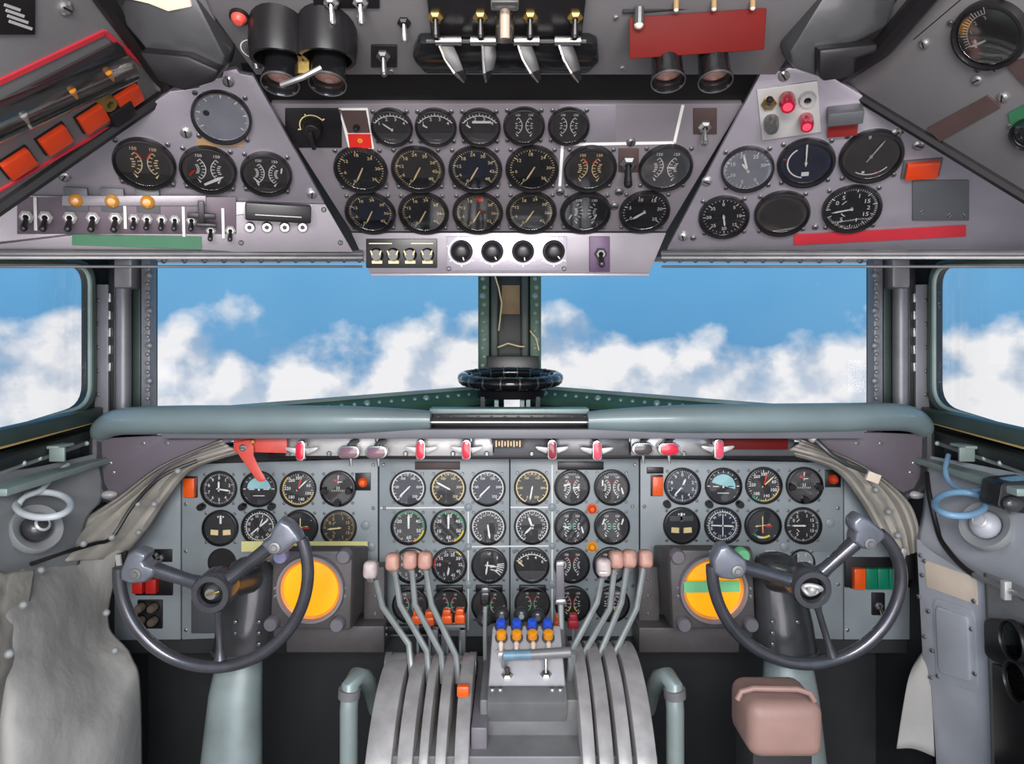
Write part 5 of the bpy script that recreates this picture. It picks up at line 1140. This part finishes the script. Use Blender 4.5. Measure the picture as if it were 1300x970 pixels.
# ================================================================= PEDESTAL
T = thing('control_pedestal', 'grey centre pedestal with slotted lever quadrants', 'pedestal', Vector((0, 1.2, 0)))
def pbox(x0, x1, z0, z1, y0, y1, name, m, bevel=.004):
    bb = MB(); bb.box(((x0 + x1) / 2, (y0 + y1) / 2, (z0 + z1) / 2), (x1 - x0, y1 - y0, z1 - z0)); return bb.build(name, m, T, W=True, bevel=bevel)
ze = EYE.z
pbox(-.235, .235, .0, ze - .66, 1.10, 1.46, 'body', 'pedestal')
pbox(-.055, .115, ze - .70, ze - .60, 1.16, 1.42, 'centre_block', 'pedestal')
def sector(xa, xb, Yc, zc, Rr, m, a0=20, a1=160):
    bb = MB(); n = 24; pts = [(Rr * math.cos(R(a0 + (a1 - a0) * k / n)), Rr * math.sin(R(a0 + (a1 - a0) * k / n))) for k in range(n + 1)]; pin = [(p[0] * .3, p[1] * .3) for p in reversed(pts)]
    P = pts + pin; ring = lambda x: [Vector((x, Yc - q[0], zc + q[1])) for q in P]; bb.loft([ring(xa), ring(xb)]); return bb.build('quadrant_sector', m, T, W=True, bevel=.0015)
Yq = 1.25
def xw(px): return px_m(px - CX, Yq)
for a, c in ((488, 517), (523, 540), (547, 557), (565, 577), (586, 602)): sector(xw(a), xw(c), Yq, ze - .79, .210, 'quadrant')
pbox(xw(603), xw(622), ze - .72, ze - .625, 1.12, 1.36, 'slot_cover', 'scope_knob')
for a, c in ((727, 741), (745, 761), (766, 781), (786, 808)): sector(xw(a), xw(c), Yq, ze - .78, .222, 'quadrant')
bb = MB(); bb.cyl(at(493, 842, 1.30), at(603, 842, 1.30), .013, seg=16); bb.build('cross_shaft', 'lever', T, W=True)
for x in (494, 601): bb = MB(); bb.cyl(at(x - 4, 842, 1.30), at(x + 4, 842, 1.30), .02, seg=16); bb.build('shaft_collar', 'pedestal', T, W=True)
for x0, x1, y0, y1 in ((560, 568, 796, 850), (583, 591, 796, 850), (560, 591, 794, 801), (548, 556, 800, 850)): wbox(T, x0, x1, y0, y1, 1.42, .02, 'bracket', 'pedestal')
wbox(T, 484, 562, 795, 806, 1.52, .02, 'rear_plate', 'black')
for x, y in ((490, 798), (490, 806)): link('screw', SCREW, T, wm(T).inverted() @ Matrix.Translation(at(x, y, 1.518)) @ Matrix.Rotation(R(90), 4, 'X'))
# sloping switch box
Q = Fr.pts((625, 795, 1.30), (715, 795, 1.30), (670, 880, 1.165))
SB = thing('switch_box', 'pale sloping switch box in the middle of the pedestal', 'switch box', Q.M())
bb = MB(); bb.prism(Q.pl([(619, 878), (719, 878), (712, 793), (625, 793)]), -.05, 0); bb.build('case', 'pedestal_plate', SB, bevel=.006)
bb = MB(); bb.prism(Q.pl([(618, 895), (721, 895), (719, 872), (619, 872)]), -.06, .004); bb.build('front_flange', 'pedestal', SB, bevel=.003)
for x in (625, 635, 701, 711): link('screw', SCREW, SB, Q.M().inverted() @ Q.M(x, 877, .004) @ Matrix.Scale(1.6, 4))
for i, (x, y, m) in enumerate([(x, 797, 'blue_knob') for x in (636, 656, 675.5, 695)] + [(x, 811, 'amber_knob') for x in (636.5, 656, 676, 696)]):
    g = thing('push_button', ORD[3 - i % 4] + (' blue' if i < 4 else ' amber') + ' round button on the switch box counted from the flat lever', 'button', Q.M(x, y), ('blue' if i < 4 else 'amber') + ' buttons on the pedestal')
    bb = MB(); bb.lathe([(0, .0175), (.007, .0175), (.0085, .0165), (.009, .012), (.0095, .007), (.0095, .004)], 18); bb.build('cap', m, g); bb = MB(); bb.lathe([(.009, .005), (.0115, .005), (.012, -.001)], 18); bb.build('collar', 'steel_dark', g)
for i, x in enumerate((636, 655.5, 677, 696.5)): toggle(Q, x, 829, ORD[3 - i] + ' pale toggle behind the grab bar counted from the flat lever', 'toggles behind the pedestal grab bar', bat='placard', nut='alu', s=1.05, dirn=.5, L=.015)
toggle(Q, 644, 858, 'short dark toggle with wide nut beside the pedestal lever quadrant', bat='label_brown', nut='chrome', s=1.1, dirn=0.2, L=.012); toggle(Q, 693, 857, 'chrome toggle leaning up below the free end of the grab bar', bat='chrome', nut='chrome', s=1.1, dirn=.9, L=.024)
g = thing('grab_bar', 'round bar handle, half blue and half grey, across the switch box', 'handle', at(685, 832, 1.2))
bb = MB(); bb.cyl(at(639, 832, 1.19), at(674, 831, 1.19), .0085, .0085, 16); bb.build('blue_grip', 'handle_blue', g, W=True); bb = MB(); bb.cyl(at(674, 831, 1.19), at(724, 828, 1.19), .0085, .009, 16); bb.build('grey_grip', 'pedestal', g, W=True)
bb = MB(); bb.tube([at(720, 828, 1.19), at(726, 830, 1.20), at(726, 845, 1.22), at(722, 872, 1.24)], .007, 10); bb.build('arm', 'lever', g, W=True)
bb = MB(); bb.cyl(at(641, 832, 1.19), at(640, 850, 1.22), .005, seg=10); bb.build('post', 'lever', g, W=True)
# levers
def lever(label, group, kn, pth, m, cat='lever', kw=(.0135, .017)):
    base = at(*pth[-1]); g = thing('power_lever', label, cat, base, group)
    bb = MB(); bb.tube([at(*p) for p in pth], [.0058] * (len(pth) - 1) + [.0062], 8, up=Vector((0, 1, 0))); bb.build('arm', 'lever', g, W=True)
    p = at(*kn); bb = MB(); bb.box((0, 0, 0), (kw[0] * 2, .034, kw[1] * 2), Matrix.Translation(p) @ Matrix.Rotation(R(-12), 4, 'X')); bb.build('knob', m, g, W=True, bevel=.009, seg=4)
    bb = MB(); bb.cyl(p + Vector((0, .002, -.022)), p + Vector((0, 0, -.012)), .0075, .0085, 12); bb.build('ferrule', 'steel', g, W=True)
LL = [((471, 723, 1.33), [(478, 738, 1.33), (486, 771, 1.30), (519, 818, 1.26), (524, 868, 1.24)], 'pale pink knobbed lever standing apart beside the port radar scope', 'knob_pale'),
      ((499, 713, 1.33), [(501, 725, 1.33), (508, 768, 1.30), (542, 827, 1.26), (545, 868, 1.24)], 'pink knobbed lever first in the close group of three', 'knob_pink'),
      ((521, 711, 1.33), [(523, 724, 1.33), (527, 768, 1.30), (560, 830, 1.26), (563, 868, 1.24)], 'pink knobbed lever in the middle of the close group of three', 'knob_pink'),
      ((540, 711, 1.33), [(541, 724, 1.33), (548, 768, 1.30), (579, 833, 1.26), (582, 868, 1.24)], 'pink knobbed lever nearest the 45 dial in the group of three', 'knob_pink'),
      ((766, 720, 1.31), [(764, 735, 1.31), (758, 765, 1.29), (727, 824, 1.26), (722, 860, 1.25)], 'pale knobbed lever with white dash, lowest of the starboard four', 'knob_pale'),
      ((782, 710, 1.33), [(780, 724, 1.33), (774, 773, 1.30), (741, 830, 1.26), (736, 860, 1.25)], 'pink knobbed lever directly behind the white dashed knob', 'knob_pink'),
      ((798.5, 709, 1.33), [(796, 721, 1.33), (789, 765, 1.30), (760, 834, 1.26), (755, 862, 1.25)], 'pink knobbed lever third of the starboard four from the white dash', 'knob_pink'),
      ((819, 709, 1.33), [(817, 721, 1.33), (808, 773, 1.30), (776, 838, 1.26), (771, 864, 1.25)], 'pink knobbed lever beside the starboard radar scope', 'knob_pink')]
for kn, pth, lab, m in LL: lever(lab, 'power levers on the pedestal', kn, pth, m)
bb = MB(); p = at(766, 727, 1.288); 
dash = MB(); dash.box(tuple(p), (.014, .002, .003)); 
for o in bpy.data.objects:
    if o.get('label', '').startswith('pale knobbed lever with white dash'): dash.build('dash_mark', 'white', o, W=True)
g = thing('centre_lever', 'thin lever with black square knob between the ball knobs', 'lever', at(616, 850, 1.30)); bb = MB(); bb.tube([at(616, 770, 1.36), at(615.5, 800, 1.35), at(616, 850, 1.30)], .0042, 8); bb.build('arm', 'lever', g, W=True)
p = at(616, 758, 1.36); bb = MB(); bb.box(tuple(p), (.020, .022, .026)); bb.build('knob', 'black_gloss', g, W=True, bevel=.004, seg=3); bb = MB(); bb.box((p.x, p.y - .002, p.z + .016), (.016, .018, .012)); bb.build('cap', 'steel_dark', g, W=True, bevel=.003)
g = thing('flat_lever', 'flat brown grey lever in front of the twin arc gauges', 'lever', at(714, 825, 1.33)); 
def wq(pts, Y, d, name, m):
    bb = MB(); f = [at(x, y, Y) for x, y in pts]; bb.loft([f, [q + Vector((0, d, 0)) for q in f]]); bb.build(name, m, g, W=True, bevel=.0015)
wq([(706, 764), (717, 764), (716, 719), (706, 719)], 1.38, .012, 'grip', 'scope_knob'); wq([(706, 719), (716, 719), (716, 713), (707, 714)], 1.379, .013, 'grip_top', 'alu'); wq([(704, 768), (720, 768), (718, 761), (706, 762)], 1.375, .018, 'clamp', 'steel')
bb = MB(); bb.tube([at(712, 766, 1.385), at(713, 800, 1.36), at(715, 828, 1.31)], .006, 8, flat=.6); bb.build('arm', 'lever', g, W=True)
for x, y, lab in ((615, 786, 'black ball knob behind the thin square knobbed lever'), (637, 780, 'black ball knob beside the thin square knobbed lever'), (662, 780, 'black ball knob with pale grey centre disc'), (682.5, 782, 'dull black ball knob nearest the flat lever')):
    g = thing('ball_knob', lab, 'knob', at(x, y, 1.42), 'ball knobs behind the pedestal switch box'); p = at(x, y, 1.42); r = px_m(9.8, 1.42)
    bb = MB(); bb.ball(p, r, 20, sc=(1, .8, 1)); bb.build('ball', 'column_dark', g, W=True)
    bb = MB(); bb.lathe([(0, r * .86), (r * .34, r * .85), (r * .36, r * .7)], 16, Matrix.Translation(p) @ Matrix.Rotation(R(90), 4, 'X')); bb.build('disc', 'scope_knob' if x != 662 else 'alu', g, W=True)
    bb = MB(); bb.cyl(p + Vector((0, .012, -.005)), p + Vector((0, .05, -.09)), .005, seg=10); bb.build('stem', 'lever', g, W=True)
for x, y, m, lab, grp in ((530, 783, 'orange', 'orange block knob', 1), (545, 785, 'orange', 'orange block knob', 1), (567.5, 783, 'orange', 'orange block knob', 1), (584, 782, 'orange', 'orange block knob', 1), (710, 790, 'orange', 'orange block knob half hidden behind the flat lever', 0), (727.5, 789, 'tape_red', 'red block knob beside the flat lever', 0)):
    g = thing('block_knob', (lab if not grp else {530: 'orange block knob nearest the port radar scope', 545: 'orange block knob beside the one nearest the port radar', 567.5: 'orange block knob on the bracket below a green arc gauge', 584: 'orange block knob nearest the black ball knobs'}[x]), 'knob', at(x, 845, 1.42), 'orange block knobs behind the port levers' if grp else None); p = at(x, y, 1.44)
    bb = MB(); bb.box((p.x, p.y, p.z - .004), (.022, .02, .018)); bb.box((p.x, p.y, p.z + .010), (.017, .018, .014)); bb.build('knob', m, g, W=True, bevel=.003)
    bb = MB(); bb.cyl(p + Vector((0, 0, -.008)), at(x + 1, 850, 1.40), .0032, seg=8); bb.build('rod', 'lever', g, W=True)
g = thing('block_knob', 'orange square knob low on the pedestal front beside the switch box', 'knob', at(588, 876, 1.14)); p = at(588, 876, 1.13); bb = MB(); bb.box(tuple(p), (.020, .016, .018)); bb.build('knob', 'orange', g, W=True, bevel=.003); bb = MB(); bb.cyl(p, p + Vector((0, .04, -.02)), .004); bb.build('rod', 'lever', g, W=True)
# side grab tubes and seat pad
for s, lab in ((-1, 'grey bent grab tube on the port side of the pedestal'), (1, 'grey bent grab tube on the starboard side of the pedestal')):
    X = (lambda p: p) if s < 0 else (lambda p: 1300 - p)
    g = thing('grab_tube', lab, 'handle', Vector((at(X(443), 440, 1.2).x, 1.2, 0)))
    P = [at(X(443), 1180, 1.18), at(X(443), 900, 1.18), at(X(445), 870, 1.18), at(X(452), 859, 1.20), at(X(463), 861, 1.24), at(X(472), 876, 1.29), at(X(478), 900, 1.33)]
    bb = MB(); bb.tube(P, .0155, 14); bb.build('tube', 'column_pale', g, W=True, sharp=60)
    bb = MB(); bb.tube([at(X(443), 885, 1.18), at(X(444), 874, 1.18)], .019, 14); bb.build('sleeve', 'pedestal', g, W=True)
g = thing('seat_pad', 'tan leather seat pad with piped edge under the starboard yoke', 'seat', Vector((at(985, 440, 1.05).x, 1.05, .42)))
bb = MB(); A = at(984, 908, 1.05); bb.box((A.x, A.y, A.z), (.112, .10, .084)); bb.build('cushion', 'tan_leather', g, W=True, bevel=.02, seg=4)
bb = MB(); bb.tube([at(x, y, 1.0) for x, y in ((936, 888), (941, 878), (956, 874), (1012, 875), (1028, 880), (1034, 890))], .004, 8); bb.build('piping', 'tan_leather', g, W=True)
bb = MB(); bb.box((A.x, A.y + .01, (A.z - .04) / 2), (.09, .08, A.z - .04)); bb.build('seat_post', 'floor', g, W=True, bevel=.004)

# ================================================================= SIDE WALLS, CANVAS, CONSOLES
from mathutils import noise as mn
def cr(p0, p1, p2, p3, u): return .5 * ((2 * p1) + (p2 - p0) * u + (2 * p0 - 5 * p1 + 4 * p2 - p3) * u * u + (3 * p1 - p0 - 3 * p2 + p3) * u ** 3)
def spl(P, n):
    out = []; k = len(P)
    for i in range(k - 1):
        for j in range(n): out.append(cr(P[max(i - 1, 0)], P[i], P[i + 1], P[min(i + 2, k - 1)], j / n))
    return out + [P[-1]]
def patch(name, rows, m, parent, n=8, amp=0, freq=10, thick=.006, fold=None, back=0, down=False):
    pts = [[at(*p) for p in r] for r in rows]
    if down: pts.append([Vector((p.x, p.y, .0)) for p in pts[-1]])
    if back:
        for r in pts:
            if back < 0: r.insert(0, r[0] + Vector((-.01, -.55, 0)))
            else: r.append(r[-1] + Vector((.01, -.55, 0)))
    g = [spl(r, n) for r in pts]
    cols = [spl([r[j] for r in g], n) for j in range(len(g[0]))]
    U, Vn = len(cols), len(cols[0]); vs = []
    for i in range(U):
        for j in range(Vn):
            p = cols[i][j].copy(); d = (EYE - p).normalized()
            if amp: p += d * (amp * (mn.fractal(p * freq, 1, 2, 4)))
            if fold: p += d * fold(i / (U - 1), j / (Vn - 1))
            vs.append(p)
    fs = [(i * Vn + j, (i + 1) * Vn + j, (i + 1) * Vn + j + 1, i * Vn + j + 1) for i in range(U - 1) for j in range(Vn - 1)]
    bb = MB(); bb.add(vs, fs); o = bb.build(name, m, parent, W=True, sharp=60)
    # the normals must face the crew
    sm = o.modifiers.new('thickness', 'SOLIDIFY'); sm.thickness = thick; sm.offset = 0
    return o, cols
def stud(parent, p, m='side_grey', r=.007):
    d = (EYE - p).normalized(); bb = MB(); bb.lathe([(0, r * .7), (r * .6, r * .6), (r, r * .15), (r, -.003)], 12, Matrix.Translation(p + d * .006) @ d.to_track_quat('Z', 'Y').to_matrix().to_4x4()); bb.build('stud', m, parent, W=True)
# port console
T = thing('side_console', 'grey port side console below the window ledge with recessed air outlet', 'console', at(20, 760, 1.2))
patch('shell', [[(-60, 608, 1.12), (40, 594, 1.31), (126, 575, 1.50)], [(-60, 660, 1.10), (40, 650, 1.29), (128, 632, 1.48)], [(-60, 745, 1.08), (20, 730, 1.21), (100, 690, 1.40)], [(-60, 960, 1.10), (10, 960, 1.2), (90, 960, 1.38)]], 'side_grey', T, amp=.006, freq=6, thick=.012, back=-1, down=True)
def outlet(c, Y, lab, r1, r2, nrm, m):
    p = at(c[0], c[1], Y); M = Matrix.Translation(p) @ Vector(nrm).normalized().to_track_quat('Z', 'Y').to_matrix().to_4x4()
    g = thing('air_outlet', lab, 'air outlet', M)
    bb = MB(); bb.lathe([(r1 * .55, -.004), (r1 * .7, .004), (r1 * .96, .008), (r1, .005), (r1, -.008)], 32); bb.build('flange', 'side_grey', g)
    bb = MB(); bb.ball((0, 0, .004), r2, 22, sc=(1, 1, .85)); bb.build('eyeball', m, g)
    bb = MB(); bb.lathe([(r2 * .3, r2 * .86), (r2 * .42, r2 * .98), (r2 * .56, r2 * .90), (r2 * .6, r2 * .6)], 22); bb.build('nozzle', 'alu', g); bb = MB(); bb.lathe([(0, r2 * .86), (r2 * .34, r2 * .88)], 18); bb.build('bore', 'black', g)
outlet((46, 671), 1.245, 'grey eyeball air outlet under the white ring on the port console', .045, .025, (.8, -.35, .5), 'column_dark')
outlet((1252, 667), 1.255, 'pale eyeball air outlet under the white ring on the starboard console', .046, .026, (-.8, -.35, .5), 'side_pale')
def loop(c, rx, ry, Y, tail, lab, m, r=.0062):
    g = thing('cable_ring', lab, 'ring', at(c[0], c[1], Y))
    cols = [at(c[0] + rx * math.cos(t_), c[1] - ry * math.sin(t_), Y + .05 * math.sin(t_)) for t_ in [2 * math.pi * k / 40 for k in range(40)]]
    bb = MB(); bb.tube(cols, r, 10, closed=True); bb.build('loop', m, g, W=True, sharp=70)
    bb = MB(); bb.tube(spl([at(*p) for p in tail], 6), r * .8, 10); bb.build('tail', m, g, W=True)
loop((55, 641), 35, 16, 1.24, [(22, 646, 1.24), (30, 632, 1.25), (52, 622, 1.28), (66, 606, 1.33), (86, 590, 1.39)], 'white cord ring hanging on the port console', 'cable_white')
loop((1219, 640), 32, 15, 1.24, [(1204, 578, 1.40), (1200, 598, 1.37), (1208, 615, 1.34), (1228, 623, 1.30), (1252, 620, 1.26), (1270, 610, 1.22), (1310, 606, 1.14)], 'blue white cord ring hanging on the starboard console', 'cable_blue')
# port canvas
T = thing('canvas_cover', 'grey canvas cover with press studs beside the port yoke', 'cover', at(60, 900, 1.2))
def fold1(u, v): return .010 * math.sin(6 * v + 5 * u) * v + .006 * math.sin(15 * v - 6 * u) * u
patch('lower_canvas', [[(-60, 758, 1.06), (10, 735, 1.17), (48, 706, 1.29), (98, 688, 1.41), (168, 672, 1.53)], [(-60, 800, 1.05), (20, 785, 1.15), (70, 762, 1.27), (112, 748, 1.40), (144, 738, 1.50)],
      [(-60, 850, 1.05), (20, 838, 1.14), (70, 830, 1.25), (108, 818, 1.36), (137, 795, 1.47)], [(-60, 910, 1.05), (20, 900, 1.12), (80, 890, 1.22), (130, 872, 1.33), (166, 834, 1.43)], [(-60, 1020, 1.05), (20, 1010, 1.10), (90, 1000, 1.2), (140, 980, 1.28), (178, 905, 1.40)]], 'canvas', T, 10, .010, 7, fold=fold1, back=-1, down=True)
def fold2(u, v): return .006 * math.sin(18 * v) * (.3 + u) + .005 * math.sin(30 * u)
patch('collar_canvas', [[(282, 558, 1.49), (290, 566, 1.51), (306, 574, 1.55)], [(205, 592, 1.485), (222, 590, 1.51), (246, 594, 1.55)], [(150, 632, 1.465), (180, 628, 1.50), (214, 630, 1.55)], [(98, 666, 1.41), (138, 668, 1.46), (188, 670, 1.54)], [(40, 716, 1.28), (90, 712, 1.36), (156, 708, 1.52)]], 'canvas_tan', T, 8, .006, 9, fold=fold2)
patch('flap', [[(-60, 740, 1.03), (10, 728, 1.15), (42, 724, 1.22)], [(-60, 780, 1.02), (5, 775, 1.13), (36, 762, 1.20)], [(-60, 860, 1.01), (0, 850, 1.10), (20, 830, 1.16)], [(-60, 960, 1.0), (-20, 960, 1.06), (0, 940, 1.12)]], 'canvas_tan', T, 8, .006, 12, fold=lambda u, v: .004 * math.sin(40 * v), back=-1, down=True)
for x, y, Y in ((52, 724, 1.25), (30, 768, 1.14), (12, 830, 1.08), (142, 682, 1.43), (175, 640, 1.47), (196, 640, 1.50), (176, 676, 1.48), (135, 778, 1.42), (146, 826, 1.36), (106, 690, 1.36), (226, 598, 1.48)): stud(T, at(x, y, Y))
bb = MB(); bb.tube(spl([at(*p) for p in ((40, 716, 1.24), (80, 702, 1.34), (120, 690, 1.41), (142, 682, 1.44), (170, 640, 1.46), (205, 605, 1.47), (250, 585, 1.49))], 6), .004, 6); bb.build('seam', 'black', T, W=True)
g = thing('latch_bracket', 'steel slotted latch in a dark opening of the port canvas', 'latch', at(142, 720, 1.48)); 
bb = MB(); f = [at(x, y, 1.485) for x, y in ((124, 745), (152, 735), (160, 700), (142, 706))]; bb.loft([f, [q + Vector((0, .01, 0)) for q in f]]); bb.build('opening', 'black_matte', g, W=True)
bb = MB(); f = [at(x, y, 1.47) for x, y in ((149, 730), (155, 729), (152, 704), (146, 705))]; bb.loft([f, [q + Vector((0, .005, 0)) for q in f]]); bb.build('strap', 'alu', g, W=True)
# starboard side
T = thing('side_console', 'grey starboard side console with cable, placard and embossed hatch', 'console', at(1240, 900, 1.25))
patch('shell', [[(1176, 578, 1.50), (1250, 592, 1.33), (1360, 616, 1.12)], [(1176, 636, 1.47), (1250, 650, 1.31), (1360, 680, 1.10)], [(1168, 684, 1.45), (1250, 712, 1.28), (1360, 752, 1.08)], [(1175, 700, 1.47), (1250, 738, 1.30), (1360, 790, 1.10)]], 'side_pale', T, amp=.004, freq=6, thick=.012, back=1)
KR = Fr.pts((1163, 683, 1.45), (1245, 715, 1.31), (1190, 880, 1.42))
bb = MB(); bb.prism([((KR.M().inverted() @ KR.hit(x, y)).x, (KR.M().inverted() @ KR.hit(x, y)).y) for x, y in ((1163, 684), (1172, 858), (1182, 872), (1190, 1000), (1262, 1000), (1254, 722))], -.012, 0); o = bb.build('lower_face', 'side_pale', T, bevel=.002); o.matrix_basis = wm(T).inverted() @ KR.M()
def kpoly(name, pts, z0, z1, m, bevel=.001):
    bb = MB(); bb.prism([KR.l(*p) for p in pts], z0, z1); o = bb.build(name, m, T, bevel=bevel); o.matrix_basis = wm(T).inverted() @ KR.M(); return o
kpoly('placard', [(1174, 711), (1177, 745), (1242, 768), (1240, 733)], 0, .002, 'placard')
def rr(pts, k=.16):
    out = []; n = len(pts)
    for i in range(n):
        p, q, r_ = Vector(pts[i - 1]), Vector(pts[i]), Vector(pts[(i + 1) % n])
        for t_ in (0, .25, .5, .75, 1): a_ = q + (p - q) * k; c_ = q + (r_ - q) * k; out.append(tuple((a_.lerp(q, t_)).lerp(q.lerp(c_, t_), t_)))
    return out
kpoly('hatch', rr([(1185, 758), (1190, 862), (1243, 880), (1238, 775)]), 0, .003, 'side_pale'); kpoly('hatch_panel', rr([(1191, 768), (1195, 852), (1236, 866), (1232, 783)], .12), .002, .009, 'side_pale', .003)
for x, y in ((1170, 705), (1172, 730), (1168, 757), (1175, 808), (1183, 860), (1192, 858), (1180, 776), (1185, 826), (1234, 798), (1239, 855), (1175, 712), (1238, 763)): link('screw', SCREW, T, wm(T).inverted() @ KR.M(x, y, .003) @ Matrix.Scale(1.3, 4))
patch('aft_face', [[(1252, 726, 1.28), (1300, 745, 1.18), (1370, 780, 1.06)], [(1256, 800, 1.27), (1300, 815, 1.17), (1370, 850, 1.05)], [(1262, 1000, 1.26), (1310, 1010, 1.16), (1370, 1020, 1.04)]], 'side_grey', T, 6, 0, thick=.01, back=1, down=True)
AF = Fr.pts((1256, 800, 1.262), (1300, 815, 1.162), (1262, 1000, 1.252))
bb = MB(); bb.prism([AF.l(*p) for p in rr([(1257, 782), (1258, 836), (1345, 868), (1345, 800)], .2)], 0, .012); o = bb.build('gauge_box', 'black', T, bevel=.002); o.matrix_basis = wm(T).inverted() @ AF.M()
bb = MB(); bb.prism([AF.l(*p) for p in [(1266, 842), (1270, 1000), (1345, 1000), (1345, 872)]], 0, .010); o = bb.build('gauge_box', 'black', T, bevel=.002); o.matrix_basis = wm(T).inverted() @ AF.M()
AFb = Fr(AF.O + AF.n * .012, AF.u, AF.v)
for x, y, l in ((1290, 814, 'dark side console dial with slanted cream hand'), (1296, 866, 'dark side console dial low at the console corner')):
    gauge(AFb, x, y, 30, arch(('0', '2', '4')), l, 'dials on the starboard side console', dial='dial_brown', screws=False, ndl=(n_(50, .5, tail=.1, c='cream', cx=-.3, cy=-.3, hub=False),))
T = thing('cable', 'black and silver cable running down the starboard console through a clip', 'cable', at(1180, 625, 1.44)); P = spl([at(*p) for p in ((1176, 600, 1.46), (1180, 630, 1.43), (1190, 672, 1.40), (1200, 694, 1.37), (1225, 722, 1.30), (1262, 742, 1.22), (1282, 750, 1.17), (1330, 775, 1.08))], 6)
k = len(P) * 5 // 8; bb = MB(); bb.tube(P[:k + 1], .0055, 10); bb.build('black_length', 'black', T, W=True); bb = MB(); bb.tube(P[k:], .005, 10); bb.build('silver_length', 'steel', T, W=True)
bb = MB(); bb.box((0, 0, 0), (.012, .012, .032), Matrix.Translation(at(1277, 749, 1.175))); bb.build('clip', 'alu', T, W=True, bevel=.001)
g = thing('oxygen_box', 'black box with rounded corners at the end of the starboard console', 'box', at(1290, 640, 1.18)); bb = MB(); f = [at(x, y, 1.19) for x, y in rr([(1266, 646), (1345, 660), (1345, 606), (1272, 612)], .15)]; bb.loft([f, [q + Vector((0, .05, 0)) for q in f]]); bb.build('case', 'black', g, W=True, bevel=.003); p = at(1286, 640, 1.185); bb = MB(); bb.ball(p, .014, 14, sc=(1.3, .7, 1)); bb.build('knob', 'column_dark', g, W=True)
T = thing('canvas_cover', 'grey canvas collar beside the starboard yoke', 'cover', at(1130, 660, 1.53))
patch('collar_canvas', [[(1018, 558, 1.49), (1010, 566, 1.51), (994, 574, 1.55)], [(1095, 592, 1.485), (1082, 590, 1.51), (1056, 594, 1.55)], [(1146, 630, 1.47), (1122, 632, 1.50), (1090, 632, 1.55)], [(1164, 664, 1.46), (1142, 672, 1.50), (1118, 680, 1.54)], [(1166, 700, 1.46), (1152, 705, 1.50), (1138, 710, 1.53)]], 'canvas_tan', T, 8, .006, 9, fold=fold2)
for x, y in ((1112, 622), (1128, 650), (1140, 680)): stud(T, at(x, y, 1.495))
g = thing('latch_bracket', 'dark latch block with steel strap beside the starboard green buttons', 'latch', at(1155, 720, 1.5)); wq([(1150, 735), (1162, 737), (1162, 702), (1148, 700)], 1.50, .02, 'block', 'black'); wq([(1141, 716), (1147, 718), (1152, 698), (1146, 696)], 1.495, .006, 'strap', 'alu')
T = thing('canvas_cover', 'small grey canvas skirt low beside the starboard console hatch', 'cover', at(1165, 920, 1.42))
patch('skirt', [[(1180, 815, 1.45), (1174, 826, 1.46), (1168, 835, 1.47)], [(1182, 860, 1.44), (1165, 862, 1.45), (1152, 868, 1.46)], [(1186, 960, 1.43), (1160, 950, 1.44), (1138, 950, 1.45)]], 'canvas', T, 6, .004, 10)
